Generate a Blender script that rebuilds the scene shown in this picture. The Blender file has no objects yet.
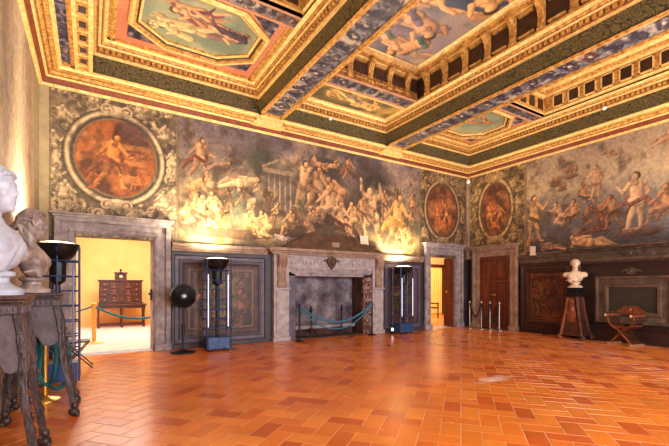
import bpy, bmesh, math, random
import numpy as np
from mathutils import Vector, Matrix
C = bpy.context.scene.collection
PI = math.pi
YA, XB, XL, YR = 9.86, 12.13, -0.88, -2.2      # back wall, right wall, left wall, rear wall
WIN_E, UP_E, REAR_FILL_E, EXPO = 300, (340, 520, 480), 600, 0.24
rnd = random.Random(7)
nrg = np.random.default_rng(5)

# ------------------------------------------------------------------ colour
def lin(c):
    o = []
    for v in c[:3]:
        v = v / 255.0
        o.append(v / 12.92 if v <= .04045 else ((v + .055) / 1.055) ** 2.4)
    return (o[0], o[1], o[2], 1.0)

def nlin(a):
    a = np.clip(a, 0, 1)
    return np.where(a <= .04045, a / 12.92, ((a + .055) / 1.055) ** 2.4)

# ------------------------------------------------------------------ materials
def mat(name, c1, rough=.6, metal=0.0, c2=None, scale=4.0, bump=0.0, bscale=30.0, emit=None, estr=0.0,
        stretch=(1, 1, 1), coat=0.0, detail=6.0, c3=None, spec=.5):
    m = bpy.data.materials.new(name); m.use_nodes = True
    nt = m.node_tree; N = nt.nodes; Lk = nt.links
    b = N['Principled BSDF']
    b.inputs['Base Color'].default_value = lin(c1)
    b.inputs['Roughness'].default_value = rough
    b.inputs['Metallic'].default_value = metal
    b.inputs['Coat Weight'].default_value = coat
    b.inputs['Specular IOR Level'].default_value = spec
    tc = N.new('ShaderNodeTexCoord'); mp = N.new('ShaderNodeMapping')
    mp.inputs['Scale'].default_value = stretch
    Lk.new(tc.outputs['Object'], mp.inputs['Vector'])
    if c2 is not None:
        no = N.new('ShaderNodeTexNoise'); no.inputs['Scale'].default_value = scale; no.inputs['Detail'].default_value = detail
        no.inputs['Roughness'].default_value = .65
        Lk.new(mp.outputs[0], no.inputs['Vector'])
        cr = N.new('ShaderNodeValToRGB')
        cr.color_ramp.elements[0].position = .36; cr.color_ramp.elements[0].color = lin(c1)
        cr.color_ramp.elements[1].position = .64; cr.color_ramp.elements[1].color = lin(c2)
        if c3 is not None:
            e = cr.color_ramp.elements.new(.5); e.color = lin(c3)
        Lk.new(no.outputs['Fac'], cr.inputs['Fac']); Lk.new(cr.outputs['Color'], b.inputs['Base Color'])
    if bump:
        n2 = N.new('ShaderNodeTexNoise'); n2.inputs['Scale'].default_value = bscale; n2.inputs['Detail'].default_value = 4
        Lk.new(mp.outputs[0], n2.inputs['Vector'])
        bp = N.new('ShaderNodeBump'); bp.inputs['Strength'].default_value = bump; bp.inputs['Distance'].default_value = .02
        Lk.new(n2.outputs['Fac'], bp.inputs['Height']); Lk.new(bp.outputs['Normal'], b.inputs['Normal'])
    if emit is not None:
        b.inputs['Emission Color'].default_value = lin(emit); b.inputs['Emission Strength'].default_value = estr
    return m

def mat_vcol(name, rough=.6, bump=.15, var=.25, spec=.4, coat=0):
    """painted surface: the pigment sits in a colour attribute, plus fine procedural mottling"""
    m = bpy.data.materials.new(name); m.use_nodes = True
    nt = m.node_tree; N = nt.nodes; Lk = nt.links; b = N['Principled BSDF']
    at = N.new('ShaderNodeAttribute'); at.attribute_name = 'Col'
    tc = N.new('ShaderNodeTexCoord')
    no = N.new('ShaderNodeTexNoise'); no.inputs['Scale'].default_value = 14; no.inputs['Detail'].default_value = 8
    Lk.new(tc.outputs['Object'], no.inputs['Vector'])
    mr = N.new('ShaderNodeMapRange'); mr.inputs['From Min'].default_value = .3; mr.inputs['From Max'].default_value = .7
    mr.inputs['To Min'].default_value = 1 - var; mr.inputs['To Max'].default_value = 1 + var * .6
    Lk.new(no.outputs['Fac'], mr.inputs['Value'])
    mx = N.new('ShaderNodeVectorMath'); mx.operation = 'SCALE'
    Lk.new(at.outputs['Color'], mx.inputs[0]); Lk.new(mr.outputs[0], mx.inputs['Scale'])
    Lk.new(mx.outputs[0], b.inputs['Base Color'])
    b.inputs['Roughness'].default_value = rough; b.inputs['Specular IOR Level'].default_value = spec
    b.inputs['Coat Weight'].default_value = coat
    bp = N.new('ShaderNodeBump'); bp.inputs['Strength'].default_value = bump; bp.inputs['Distance'].default_value = .01
    Lk.new(no.outputs['Fac'], bp.inputs['Height']); Lk.new(bp.outputs['Normal'], b.inputs['Normal'])
    return m

def mat_band(name, base, fig, scale=5.0, rough=.6):
    """carved and painted frieze band: repeating dark arabesque on a ground"""
    m = bpy.data.materials.new(name); m.use_nodes = True
    nt = m.node_tree; N = nt.nodes; Lk = nt.links; b = N['Principled BSDF']
    tc = N.new('ShaderNodeTexCoord')
    no = N.new('ShaderNodeTexNoise'); no.inputs['Scale'].default_value = 3.5; no.inputs['Distortion'].default_value = 1.0
    Lk.new(tc.outputs['Object'], no.inputs['Vector'])
    vo = N.new('ShaderNodeTexVoronoi'); vo.feature = 'DISTANCE_TO_EDGE'; vo.inputs['Scale'].default_value = scale
    ad = N.new('ShaderNodeVectorMath'); ad.operation = 'MULTIPLY_ADD'
    ad.inputs[1].default_value = (.3, .3, .3)
    Lk.new(no.outputs['Color'], ad.inputs[0]); Lk.new(tc.outputs['Object'], ad.inputs[2])
    Lk.new(ad.outputs[0], vo.inputs['Vector'])
    cr = N.new('ShaderNodeValToRGB')
    e = cr.color_ramp.elements
    e[0].position = .02; e[0].color = lin(fig); e[1].position = .12; e[1].color = lin(base)
    x = e.new(.35); x.color = lin([v * .55 for v in base])
    Lk.new(vo.outputs['Distance'], cr.inputs['Fac']); Lk.new(cr.outputs['Color'], b.inputs['Base Color'])
    b.inputs['Roughness'].default_value = rough
    bp = N.new('ShaderNodeBump'); bp.inputs['Strength'].default_value = .5; bp.inputs['Distance'].default_value = .02; bp.invert = True
    Lk.new(vo.outputs['Distance'], bp.inputs['Height']); Lk.new(bp.outputs['Normal'], b.inputs['Normal'])
    return m

M = dict(
    gold=mat('gilded_wood', (146, 98, 44), .45, .2, (222, 178, 104), 14, .7, 45, c3=(192, 144, 74)),
    gold_d=mat('old_gilding', (84, 50, 22), .5, .2, (164, 112, 54), 14, .6, 40),
    gold_l=mat('bright_gilding', (220, 174, 98), .4, .2, (250, 222, 158), 12, .5, 40),
    goldred=mat('red_bole_moulding', (92, 38, 20), .55, .05, (128, 60, 30), 8, .4, 30),
    green=mat_band('green_frieze', (108, 96, 58), (40, 34, 20), 8.0),
    darkwood=mat('dark_carved_wood', (36, 18, 10), .5, 0, (66, 34, 18), 8, .6, 25),
    pink=mat('pink_ground', (176, 124, 98), .7, 0, (200, 148, 120), 6, .1, 30),
    plaster=mat('plaster', (196, 178, 142), .9, 0, (214, 196, 160), 3, .15, 20),
    stone=mat('grey_stone', (124, 114, 116), .65, 0, (178, 168, 168), 5, .35, 30, c3=(150, 140, 140)),
    stonel=mat('pale_stone', (150, 138, 138), .6, 0, (188, 178, 178), 6, .35, 30, c3=(168, 156, 156)),
    browns=mat('brown_stone', (62, 48, 38), .6, 0, (102, 84, 66), 6, .4, 26, c3=(80, 64, 50)),
    stone_w=mat('warm_stone', (134, 108, 88), .6, 0, (176, 150, 128), 5, .35, 30),
    dado=mat('painted_dado', (44, 36, 44), .5, 0, (70, 58, 66), 3, .2, 12),
    dado_l=mat('painted_dado_light', (74, 68, 86), .5, 0, (104, 96, 112), 4, .2, 12),
    dado_d=mat('painted_dado_dark', (54, 34, 32), .5, 0, (84, 56, 50), 4, .2, 12),
    woodred=mat('dark_red_wood', (48, 20, 12), .4, 0, (80, 34, 20), 5, .25, 20, stretch=(1, 1, .25)),
    woodredl=mat('door_wood', (78, 30, 14), .38, 0, (118, 50, 22), 5, .2, 20, stretch=(1, 1, .2)),
    woodred2=mat('dark_base_wood', (30, 16, 16), .4, 0, (52, 28, 26), 5, .2, 20, stretch=(.3, .3, 1)),
    ironm=mat('dark_iron', (22, 20, 24), .45, .6, (40, 36, 40), 12, .2, 30),
    black=mat('black_metal', (14, 15, 18), .4, .2),
    blue=mat('blue_painted_metal', (30, 52, 88), .4, .1, (48, 76, 116), 8, .05, 20),
    bluelid=mat('blue_cabinet', (30, 62, 110), .4, .05, (44, 78, 128), 6),
    tube=mat('tube_glass', (235, 238, 245), .3, 0, emit=(225, 232, 255), estr=.9),
    glow=mat('lamp_glass', (255, 240, 210), .3, 0, emit=(255, 228, 170), estr=9.0),
    steel=mat('brushed_steel', (170, 160, 148), .3, .9, (200, 190, 176), 10),
    brass=mat('brass', (212, 160, 62), .3, .85, (232, 186, 90), 10),
    brassy=mat('painted_brass', (216, 160, 60), .5, .2, (230, 180, 84), 10),
    ropeblk=mat('black_rope', (14, 14, 16), .8, 0, (34, 32, 34), 60, .5, 120),
    ropeteal=mat('teal_rope', (8, 78, 88), .7, 0, (20, 112, 116), 60, .5, 120),
    ropeblue=mat('blue_rope', (30, 92, 124), .7, 0, (64, 132, 156), 60, .5, 120),
    marblew=mat('white_marble', (160, 168, 184), .38, 0, (190, 196, 208), 4, .05, 20),
    marbleg=mat('brown_veined_marble', (112, 96, 90), .36, 0, (188, 176, 168), 5, .1, 20, c3=(146, 130, 122)),
    marblec=mat('cream_marble', (206, 178, 146), .4, 0, (228, 206, 176), 5, .08, 20),
    pedwood=mat('grey_brown_carved_wood', (34, 22, 20), .45, 0, (74, 54, 50), 9, .6, 24, c3=(52, 36, 32), stretch=(1, 1, .5)),
    pedpanel=mat('painted_grey_panel', (66, 54, 58), .5, 0, (96, 82, 88), 6, .3, 18),
    pedslab=mat('dark_walnut', (32, 18, 16), .4, 0, (74, 44, 36), 8, .3, 24),
    walnut=mat('walnut', (44, 20, 10), .38, 0, (88, 42, 20), 8, .4, 24),
    walnutl=mat('light_walnut', (96, 48, 26), .35, 0, (146, 80, 44), 8, .4, 24),
    leather=mat('brown_leather', (104, 44, 18), .35, 0, (142, 68, 30), 6, .2, 30),
    bronze=mat('bronze_inlay', (130, 76, 38), .5, .1, (170, 108, 60), 20, .3, 40),
    ivory=mat('ivory_inlay', (196, 158, 112), .5),
    yellow=mat('yellow_wall_paint', (222, 164, 92), .8, 0, (232, 178, 106), 2, .05, 10),
    yellow2=mat('pale_yellow_cloth', (232, 204, 110), .8, 0, (224, 190, 90), 2),
    paletile=mat('pale_tile_floor', (206, 172, 158), .4, 0, (224, 196, 182), 3, .05, 10),
    firestone=mat('sooty_plaster', (60, 52, 62), .85, 0, (150, 140, 146), 2.2, .3, 14, c3=(104, 96, 104)),
    soot=mat('soot', (46, 26, 24), .9, 0, (84, 54, 48), 3, .2, 14),
    rust=mat('flaking_stone', (62, 34, 28), .7, 0, (176, 156, 146), 16, .4, 20, c3=(92, 54, 44), detail=8),
    hood=mat('brown_painted_hood', (72, 52, 40), .75, 0, (106, 80, 58), 4, .3, 14),
    card=mat('white_card', (226, 214, 196), .7),
    slate=mat('slate_screen', (44, 38, 30), .5, 0, (54, 47, 38), 3),
    footw=mat('worn_light_wood', (120, 88, 62), .5, 0, (160, 124, 94), 10),
    tube_off=mat('unlit_tube', (120, 130, 150), .3),
    greyp=mat('grey_pilaster', (150, 136, 108), .8, 0, (170, 154, 122), 3, .1, 12),
    white=mat('white_plastic', (236, 236, 232), .4),
    lamp_on=mat('spot_lens', (255, 255, 250), .4, emit=(255, 250, 235), estr=3.0),
    glassdk=mat('window_glass', (190, 210, 230), .05, 0),
    fresco=mat_vcol('fresco_paint', .7, .25, .30),
    canvas=mat_vcol('oil_paint', .5, .1, .16),
    inlay=mat_vcol('bronze_paint', .45, .2, .25),
    chairseat=mat('black_plastic', (22, 24, 32), .4),
)

# ------------------------------------------------------------------ mesh helpers
def root_loc(o):
    v = Vector((0, 0, 0))
    while o is not None:
        v += o.location; o = o.parent
    return v

class MB:
    def __init__(s, tf=None):
        s.bm = bmesh.new(); s.tf = tf; s.mi = 0
    def v(s, p):
        return s.bm.verts.new(s.tf(*p) if s.tf else p)
    def f(s, vs):
        try:
            fc = s.bm.faces.new(vs); fc.material_index = s.mi; return fc
        except ValueError:
            return None
    def box(s, a, b):
        x0, y0, z0 = a; x1, y1, z1 = b
        p = [s.v(q) for q in ((x0, y0, z0), (x1, y0, z0), (x1, y1, z0), (x0, y1, z0), (x0, y0, z1), (x1, y0, z1), (x1, y1, z1), (x0, y1, z1))]
        for i in ((0, 3, 2, 1), (4, 5, 6, 7), (0, 1, 5, 4), (1, 2, 6, 5), (2, 3, 7, 6), (3, 0, 4, 7)): s.f([p[k] for k in i])
        return s
    def hexa(s, lo, hi):
        """lo, hi: four points each"""
        p = [s.v(q) for q in list(lo) + list(hi)]
        for i in ((0, 3, 2, 1), (4, 5, 6, 7), (0, 1, 5, 4), (1, 2, 6, 5), (2, 3, 7, 6), (3, 0, 4, 7)): s.f([p[k] for k in i])
        return s
    def prism(s, pts, fn, t0, t1):
        """polygon pts (u,v) mapped by fn(u,v,t) and extruded t0..t1"""
        a = [s.v(fn(u, w, t0)) for u, w in pts]; b = [s.v(fn(u, w, t1)) for u, w in pts]
        s.f(a[::-1]); s.f(b)
        n = len(pts)
        for i in range(n): s.f([a[i], a[(i + 1) % n], b[(i + 1) % n], b[i]])
        return s
    def lathe(s, prof, c=(0, 0, 0), n=20, sx=1, sy=1):
        rings = []
        for r, z in prof:
            if r < 1e-5: rings.append([s.v((c[0], c[1], c[2] + z))])
            else: rings.append([s.v((c[0] + sx * r * math.cos(2 * PI * k / n), c[1] + sy * r * math.sin(2 * PI * k / n), c[2] + z)) for k in range(n)])
        for a, b in zip(rings, rings[1:]):
            for k in range(n):
                q = []
                for w in (a[k % len(a)], a[(k + 1) % len(a)], b[(k + 1) % len(b)], b[k % len(b)]):
                    if w not in q: q.append(w)
                if len(q) > 2: s.f(q)
        if len(rings[0]) > 1: s.f(rings[0][::-1])
        if len(rings[-1]) > 1: s.f(rings[-1])
        return s
    def tube(s, pts, r, n=8, r1=None, flat=1.0):
        pts = [Vector(p) for p in pts]; rings = []
        m = len(pts)
        for i, p in enumerate(pts):
            t = (pts[min(i + 1, m - 1)] - pts[max(i - 1, 0)])
            t.normalize() if t.length > 0 else None
            up = Vector((0, 0, 1)) if abs(t.z) < .92 else Vector((1, 0, 0))
            a = t.cross(up).normalized(); b = t.cross(a).normalized()
            rr = r if r1 is None else r + (r1 - r) * i / (m - 1)
            if callable(r): rr = r(i / (m - 1))
            rings.append([s.v(p + a * rr * math.cos(2 * PI * k / n) + b * rr * flat * math.sin(2 * PI * k / n)) for k in range(n)])
        for a, b in zip(rings, rings[1:]):
            for k in range(n): s.f([a[k], a[(k + 1) % n], b[(k + 1) % n], b[k]])
        s.f(rings[0][::-1]); s.f(rings[-1])
        return s
    def sphere(s, c, r, n=12, m=8):
        rx, ry, rz = (r, r, r) if not hasattr(r, '__len__') else r
        prof = [(math.sin(PI * i / m), -math.cos(PI * i / m)) for i in range(m + 1)]
        rings = []
        for q, z in prof:
            if q < 1e-5: rings.append([s.v((c[0], c[1], c[2] + rz * z))])
            else: rings.append([s.v((c[0] + rx * q * math.cos(2 * PI * k / n), c[1] + ry * q * math.sin(2 * PI * k / n), c[2] + rz * z)) for k in range(n)])
        for a, b in zip(rings, rings[1:]):
            for k in range(n):
                w = []
                for x in (a[k % len(a)], a[(k + 1) % len(a)], b[(k + 1) % len(b)], b[k % len(b)]):
                    if x not in w: w.append(x)
                if len(w) > 2: s.f(w)
        return s
    def build(s, name, m, parent=None, smooth=False, bevel=0.0, origin=None):
        bmesh.ops.recalc_face_normals(s.bm, faces=s.bm.faces)
        me = bpy.data.meshes.new(name)
        off = root_loc(parent) if parent is not None else Vector(origin or (0, 0, 0))
        if off.length > 0: bmesh.ops.translate(s.bm, verts=s.bm.verts, vec=-off)
        s.bm.to_mesh(me); s.bm.free()
        for x in (m if isinstance(m, (list, tuple)) else [m]): me.materials.append(x)
        o = bpy.data.objects.new(name, me); C.objects.link(o)
        if parent is not None: o.parent = parent
        else: o.location = off
        if smooth:
            for p in me.polygons: p.use_smooth = True
            try: me.set_sharp_from_angle(angle=math.radians(40))
            except Exception: pass
        if bevel:
            md = o.modifiers.new('bevel', 'BEVEL'); md.width = bevel; md.segments = 2; md.limit_method = 'ANGLE'
        return o

def tag(o, label=None, cat=None, group=None, kind=None):
    if label: o['label'] = label
    if cat: o['category'] = cat
    if group: o['group'] = group
    if kind: o['kind'] = kind
    return o
def struct(o): o['kind'] = 'structure'; return o
def thing(name, label, cat, loc, group=None):
    o = bpy.data.objects.new(name, None); C.objects.link(o); o.location = loc; o.empty_display_size = .1
    return tag(o, label, cat, group)
def copy_tree(o, parent=None):
    c = o.copy(); C.objects.link(c); c.parent = parent
    for ch in list(o.children): copy_tree(ch, c)
    return c

TA = lambda s, d, z: (s, YA - d, z)           # on the back wall: along, out of the wall, up
TB = lambda s, d, z: (XB - d, YA - s, z)      # on the right wall
TL = lambda s, d, z: (XL + d, s, z)           # on the left wall

# ------------------------------------------------------------------ painting
def vnoise(ny, nx, cy, cx, seed):
    g = np.random.default_rng(seed).random((cy + 2, cx + 2))
    yy = np.linspace(0, cy, ny, endpoint=False); xx = np.linspace(0, cx, nx, endpoint=False)
    yi = yy.astype(int); xi = xx.astype(int)
    fy = (yy - yi)[:, None]; fx = (xx - xi)[None, :]
    fy = fy * fy * (3 - 2 * fy); fx = fx * fx * (3 - 2 * fx)
    a = g[yi][:, xi]; b = g[yi][:, xi + 1]; c = g[yi + 1][:, xi]; d = g[yi + 1][:, xi + 1]
    return (a * (1 - fx) + b * fx) * (1 - fy) + (c * (1 - fx) + d * fx) * fy

class Canvas:
    def __init__(s, x0, x1, y0, y1, res, base, seed=1):
        s.x0, s.x1, s.y0, s.y1 = x0, x1, y0, y1
        s.nx = max(2, int((x1 - x0) / res) + 1); s.ny = max(2, int((y1 - y0) / res) + 1)
        s.X, s.Y = np.meshgrid(np.linspace(x0, x1, s.nx), np.linspace(y0, y1, s.ny))
        s.a = np.ones((s.ny, s.nx, 3)) * (np.array(base) / 255.)
        s.seed = seed
    def noise(s, size, seed):
        return vnoise(s.ny, s.nx, max(1, int((s.y1 - s.y0) / size)), max(1, int((s.x1 - s.x0) / size)), seed)
    def fbm(s, size, seed):
        return (s.noise(size, seed) + .5 * s.noise(size / 2, seed + 1) + .25 * s.noise(size / 4, seed + 2)) / 1.75
    def mix(s, m, c, sl=None):
        c = np.array(c) / 255.
        if sl is None: s.a = s.a * (1 - m[..., None]) + c * m[..., None]
        else: s.a[sl] = s.a[sl] * (1 - m[..., None]) + c * m[..., None]
    def vgrad(s, stops):
        t = (s.Y - s.y0) / (s.y1 - s.y0)
        ks = [q[0] for q in stops]
        for k in range(3): s.a[..., k] = np.interp(t, ks, [q[1][k] / 255. for q in stops])
    def clouds(s, c, size, seed, lo=.45, hi=.7, amt=.8, mask=None):
        n = s.fbm(size, seed); m = np.clip((n - lo) / (hi - lo), 0, 1) * amt
        if mask is not None: m = m * mask
        s.mix(m, c)
    def win(s, xa, xb, ya, yb):
        ix0 = int(np.clip((xa - s.x0) / (s.x1 - s.x0) * (s.nx - 1), 0, s.nx)); ix1 = int(np.clip((xb - s.x0) / (s.x1 - s.x0) * (s.nx - 1) + 2, 0, s.nx))
        iy0 = int(np.clip((ya - s.y0) / (s.y1 - s.y0) * (s.ny - 1), 0, s.ny)); iy1 = int(np.clip((yb - s.y0) / (s.y1 - s.y0) * (s.ny - 1) + 2, 0, s.ny))
        return (slice(iy0, iy1), slice(ix0, ix1))
    def ell(s, cx, cy, rx, ry, c, ang=0, soft=.25, amt=1.0, shade=0):
        R = max(rx, ry) * 1.5; sl = s.win(cx - R, cx + R, cy - R, cy + R)
        X = s.X[sl] - cx; Y = s.Y[sl] - cy
        if X.size == 0: return
        ca, sa = math.cos(ang), math.sin(ang)
        u = (X * ca + Y * sa) / rx; w = (-X * sa + Y * ca) / ry
        d = np.sqrt(u * u + w * w); m = np.clip((1 + soft / 2 - d) / soft, 0, 1) * amt
        col = np.array(c) / 255.
        if shade:
            sh = np.clip(1 + shade * (-.5 * u + .7 * w) - .25 * shade * d * d, .3, 1.5)[..., None]
            s.a[sl] = s.a[sl] * (1 - m[..., None]) + col * sh * m[..., None]
        else: s.mix(m, c, sl)
    def ring(s, cx, cy, rx, ry, w, c, shade=.35):
        sl = s.win(cx - rx - w, cx + rx + w, cy - ry - w, cy + ry + w)
        X = s.X[sl] - cx; Y = s.Y[sl] - cy
        d = (np.sqrt((X / rx) ** 2 + (Y / ry) ** 2) - 1) * min(rx, ry)
        m = np.clip((w / 2 - np.abs(d)) / (w * .2), 0, 1)
        sh = (1 + shade * np.cos(d / w * PI * 2.2) - .15)[..., None]
        s.a[sl] = s.a[sl] * (1 - m[..., None]) + np.array(c) / 255. * sh * m[..., None]
    def cap(s, p, q, r0, r1, c, shade=.35, line=.35):
        px, py = p; qx, qy = q; R = max(r0, r1) * 1.4
        sl = s.win(min(px, qx) - R, max(px, qx) + R, min(py, qy) - R, max(py, qy) + R)
        X = s.X[sl]; Y = s.Y[sl]
        if X.size == 0: return
        dx, dy = qx - px, qy - py; L2 = dx * dx + dy * dy + 1e-9
        t = np.clip(((X - px) * dx + (Y - py) * dy) / L2, 0, 1)
        ox = X - (px + t * dx); oy = Y - (py + t * dy); r = r0 + (r1 - r0) * t
        d = np.sqrt(ox * ox + oy * oy) / r
        m = np.clip((1.15 - d) / .3, 0, 1)
        sh = np.clip(1 + shade * (-.6 * ox + .6 * oy) / r - line * np.clip((d - .55) / .5, 0, 1) ** 2, .25, 1.5)[..., None]
        s.a[sl] = s.a[sl] * (1 - m[..., None]) + np.array(c) / 255. * sh * m[..., None]
    def poly_stroke(s, pts, w, c, w1=None, shade=.3, line=.4):
        n = len(pts) - 1
        for i in range(n):
            a = w + ((w1 if w1 is not None else w) - w) * i / n; b = w + ((w1 if w1 is not None else w) - w) * (i + 1) / n
            s.cap(pts[i], pts[i + 1], a, b, c, shade, line)
    def curl(s, x, y, R, a0, turns, w, c, d=1):
        n = int(10 * turns) + 4
        pts = []
        for i in range(n + 1):
            t = i / n; r = R * (1 - .85 * t); a = a0 + d * t * turns * 2 * PI
            pts.append((x + r * math.cos(a), y + r * math.sin(a)))
        s.poly_stroke(pts, w, c, w * .5)
        s.ell(x, y, w * 1.3, w * 1.3, c, shade=.4)

POSES = dict(
    stand=dict(h=(.01, .93), s=((-.1, .80), (.1, .80)), p=((-.055, .5), (.055, .5)), k=((-.07, .27), (.08, .28)), f=((-.06, .02), (.14, .03)), e=((-.18, .64), (.2, .68)), w=((-.1, .5), (.3, .8))),
    reach=dict(h=(.03, .9), s=((-.08, .78), (.11, .79)), p=((-.07, .48), (.04, .48)), k=((-.13, .26), (.12, .3)), f=((-.2, .02), (.1, .04)), e=((-.2, .88), (.2, .9)), w=((-.16, 1.05), (.22, 1.08))),
    sit=dict(h=(.02, .72), s=((-.09, .6), (.1, .6)), p=((-.06, .3), (.06, .3)), k=((.18, .36), (.26, .28)), f=((.16, .1), (.34, .03)), e=((-.18, .45), (.2, .5)), w=((-.02, .36), (.3, .42))),
    kneel=dict(h=(.14, .66), s=((.02, .56), (.14, .54)), p=((-.1, .28), (0, .26)), k=((.06, .08), (.16, .1)), f=((-.16, .02), (-.06, .02)), e=((.12, .42), (.26, .46)), w=((.26, .4), (.38, .5))),
    lie=dict(h=(-.42, .3), s=((-.34, .18), (-.28, .24)), p=((-.02, .12), (0, .18)), k=((.24, .22), (.22, .1)), f=((.48, .06), (.46, .02)), e=((-.42, .08), (-.16, .3)), w=((-.3, .0), (0, .3))),
    fly=dict(h=(-.3, .42), s=((-.22, .3), (-.16, .38)), p=((.06, .26), (.08, .32)), k=((.28, .36), (.26, .2)), f=((.44, .26), (.42, .1)), e=((-.34, .22), (-.1, .5)), w=((-.46, .3), (-.2, .6))),
    walk=dict(h=(.06, .92), s=((-.05, .79), (.12, .78)), p=((-.06, .5), (.05, .49)), k=((-.12, .26), (.14, .29)), f=((-.28, .06), (.16, .03)), e=((-.16, .66), (.24, .62)), w=((-.26, .56), (.36, .58))),
    bend=dict(h=(.3, .74), s=((.14, .68), (.22, .6)), p=((-.1, .5), (-.02, .48)), k=((-.06, .26), (.06, .27)), f=((-.12, .02), (.06, .02)), e=((.22, .5), (.32, .44)), w=((.32, .4), (.42, .34))),
)
def figure(cv, x, y, H, pose='stand', flip=1, skin=(206, 164, 118), hair=(92, 58, 36), drape=None, fat=1.0):
    P = POSES[pose]; k = skin
    T = lambda q: (x + flip * q[0] * H, y + q[1] * H)
    r = H * fat * .88
    if drape is not None and pose in ('fly', 'walk', 'stand', 'reach'):
        cv.poly_stroke([T((.1, .55)), T((-.12, .5)), T((-.28, .4)), T((-.4, .22))], .07 * r, drape, .03 * r)
    dk = tuple(v * .82 for v in k)
    cv.cap(T(P['s'][0]), T(P['e'][0]), .042 * r, .032 * r, dk); cv.cap(T(P['e'][0]), T(P['w'][0]), .032 * r, .02 * r, dk)
    for i in (0, 1):
        kk = dk if i == 0 else k
        cv.cap(T(P['p'][i]), T(P['k'][i]), .075 * r, .05 * r, kk); cv.cap(T(P['k'][i]), T(P['f'][i]), .047 * r, .026 * r, kk)
        fx, fy = P['f'][i]; cv.cap(T((fx, fy)), T((fx + .06, fy - .01)), .025 * r, .018 * r, kk)
    sm = ((P['s'][0][0] + P['s'][1][0]) / 2, (P['s'][0][1] + P['s'][1][1]) / 2); pm = ((P['p'][0][0] + P['p'][1][0]) / 2, (P['p'][0][1] + P['p'][1][1]) / 2)
    cv.cap(T(P['s'][0]), T(P['s'][1]), .055 * r, .055 * r, k)
    cv.cap(T(sm), T(pm), .105 * r, .085 * r, k)
    cv.cap(T(P['p'][0]), T(P['p'][1]), .075 * r, .075 * r, k)
    if drape is not None: cv.poly_stroke([T((pm[0] - .12, pm[1] + .05)), T((pm[0] - .02, pm[1] - .01)), T((pm[0] + .08, pm[1] - .04)), T((pm[0] + .2, pm[1] - .02)), T((pm[0] + .3, pm[1] - .09))], .04 * r, drape, .02 * r); cv.poly_stroke([T((pm[0] - .02, pm[1] + .02)), T((pm[0] + .1, pm[1] - .08)), T((pm[0] + .14, pm[1] - .2))], .03 * r, tuple(v * .8 for v in drape), .015 * r)
    cv.cap(T(sm), T(P['h']), .035 * r, .035 * r, dk)
    hx, hy = T(P['h']); cv.ell(hx - flip * .012 * H, hy + .015 * H, .062 * r, .066 * r, hair, shade=.3); cv.ell(hx + flip * .012 * H, hy - .006 * H, .045 * r, .055 * r, k, shade=.4)
    cv.cap(T(P['s'][1]), T(P['e'][1]), .04 * r, .032 * r, k); cv.cap(T(P['e'][1]), T(P['w'][1]), .032 * r, .02 * r, k)

def canvas_mesh(name, cv, fn, m, parent=None, keep=None, back=None, origin=None):
    """grid with the painted colours on its points; fn(u,v,depth) -> world; keep(u,v) keeps a cell; back = thickness"""
    nx, ny = cv.nx, cv.ny
    us = cv.X.ravel(); vs = cv.Y.ravel()
    off = root_loc(parent) if parent is not None else Vector(origin or (0, 0, 0))
    verts = [tuple(Vector(fn(float(a), float(b), 0.0)) - off) for a, b in zip(us, vs)]
    faces = []
    for j in range(ny - 1):
        for i in range(nx - 1):
            if keep is None or keep((cv.X[j, i] + cv.X[j, i + 1]) / 2, (cv.Y[j, i] + cv.Y[j + 1, i]) / 2):
                a = j * nx + i; faces.append((a, a + 1, a + nx + 1, a + nx))
    col = nlin(cv.a.reshape(-1, 3)); cols = np.concatenate([col, np.ones((len(col), 1))], 1)
    if back:
        n0 = len(verts); q = [(cv.x0, cv.y0), (cv.x1, cv.y0), (cv.x1, cv.y1), (cv.x0, cv.y1)]
        for d in (0, 1):
            for a, b in q: verts.append(tuple(Vector(fn(a, b, -back if d else 0)) - off))
        for i in range(4): faces.append((n0 + i, n0 + (i + 1) % 4, n0 + 4 + (i + 1) % 4, n0 + 4 + i))
        faces.append((n0 + 4, n0 + 5, n0 + 6, n0 + 7))
        cols = np.concatenate([cols, np.tile(cols.mean(0), (8, 1))], 0)
    me = bpy.data.meshes.new(name); me.from_pydata(verts, [], faces)
    at = me.color_attributes.new('Col', 'FLOAT_COLOR', 'POINT'); at.data.foreach_set('color', cols.astype(np.float32).ravel())
    me.materials.append(m); me.update()
    if keep is not None:
        b = bmesh.new(); b.from_mesh(me); bmesh.ops.delete(b, geom=[v for v in b.verts if not v.link_faces], context='VERTS'); b.to_mesh(me); b.free()
    o = bpy.data.objects.new(name, me); C.objects.link(o)
    if parent is not None: o.parent = parent
    else: o.location = off
    return o

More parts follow.
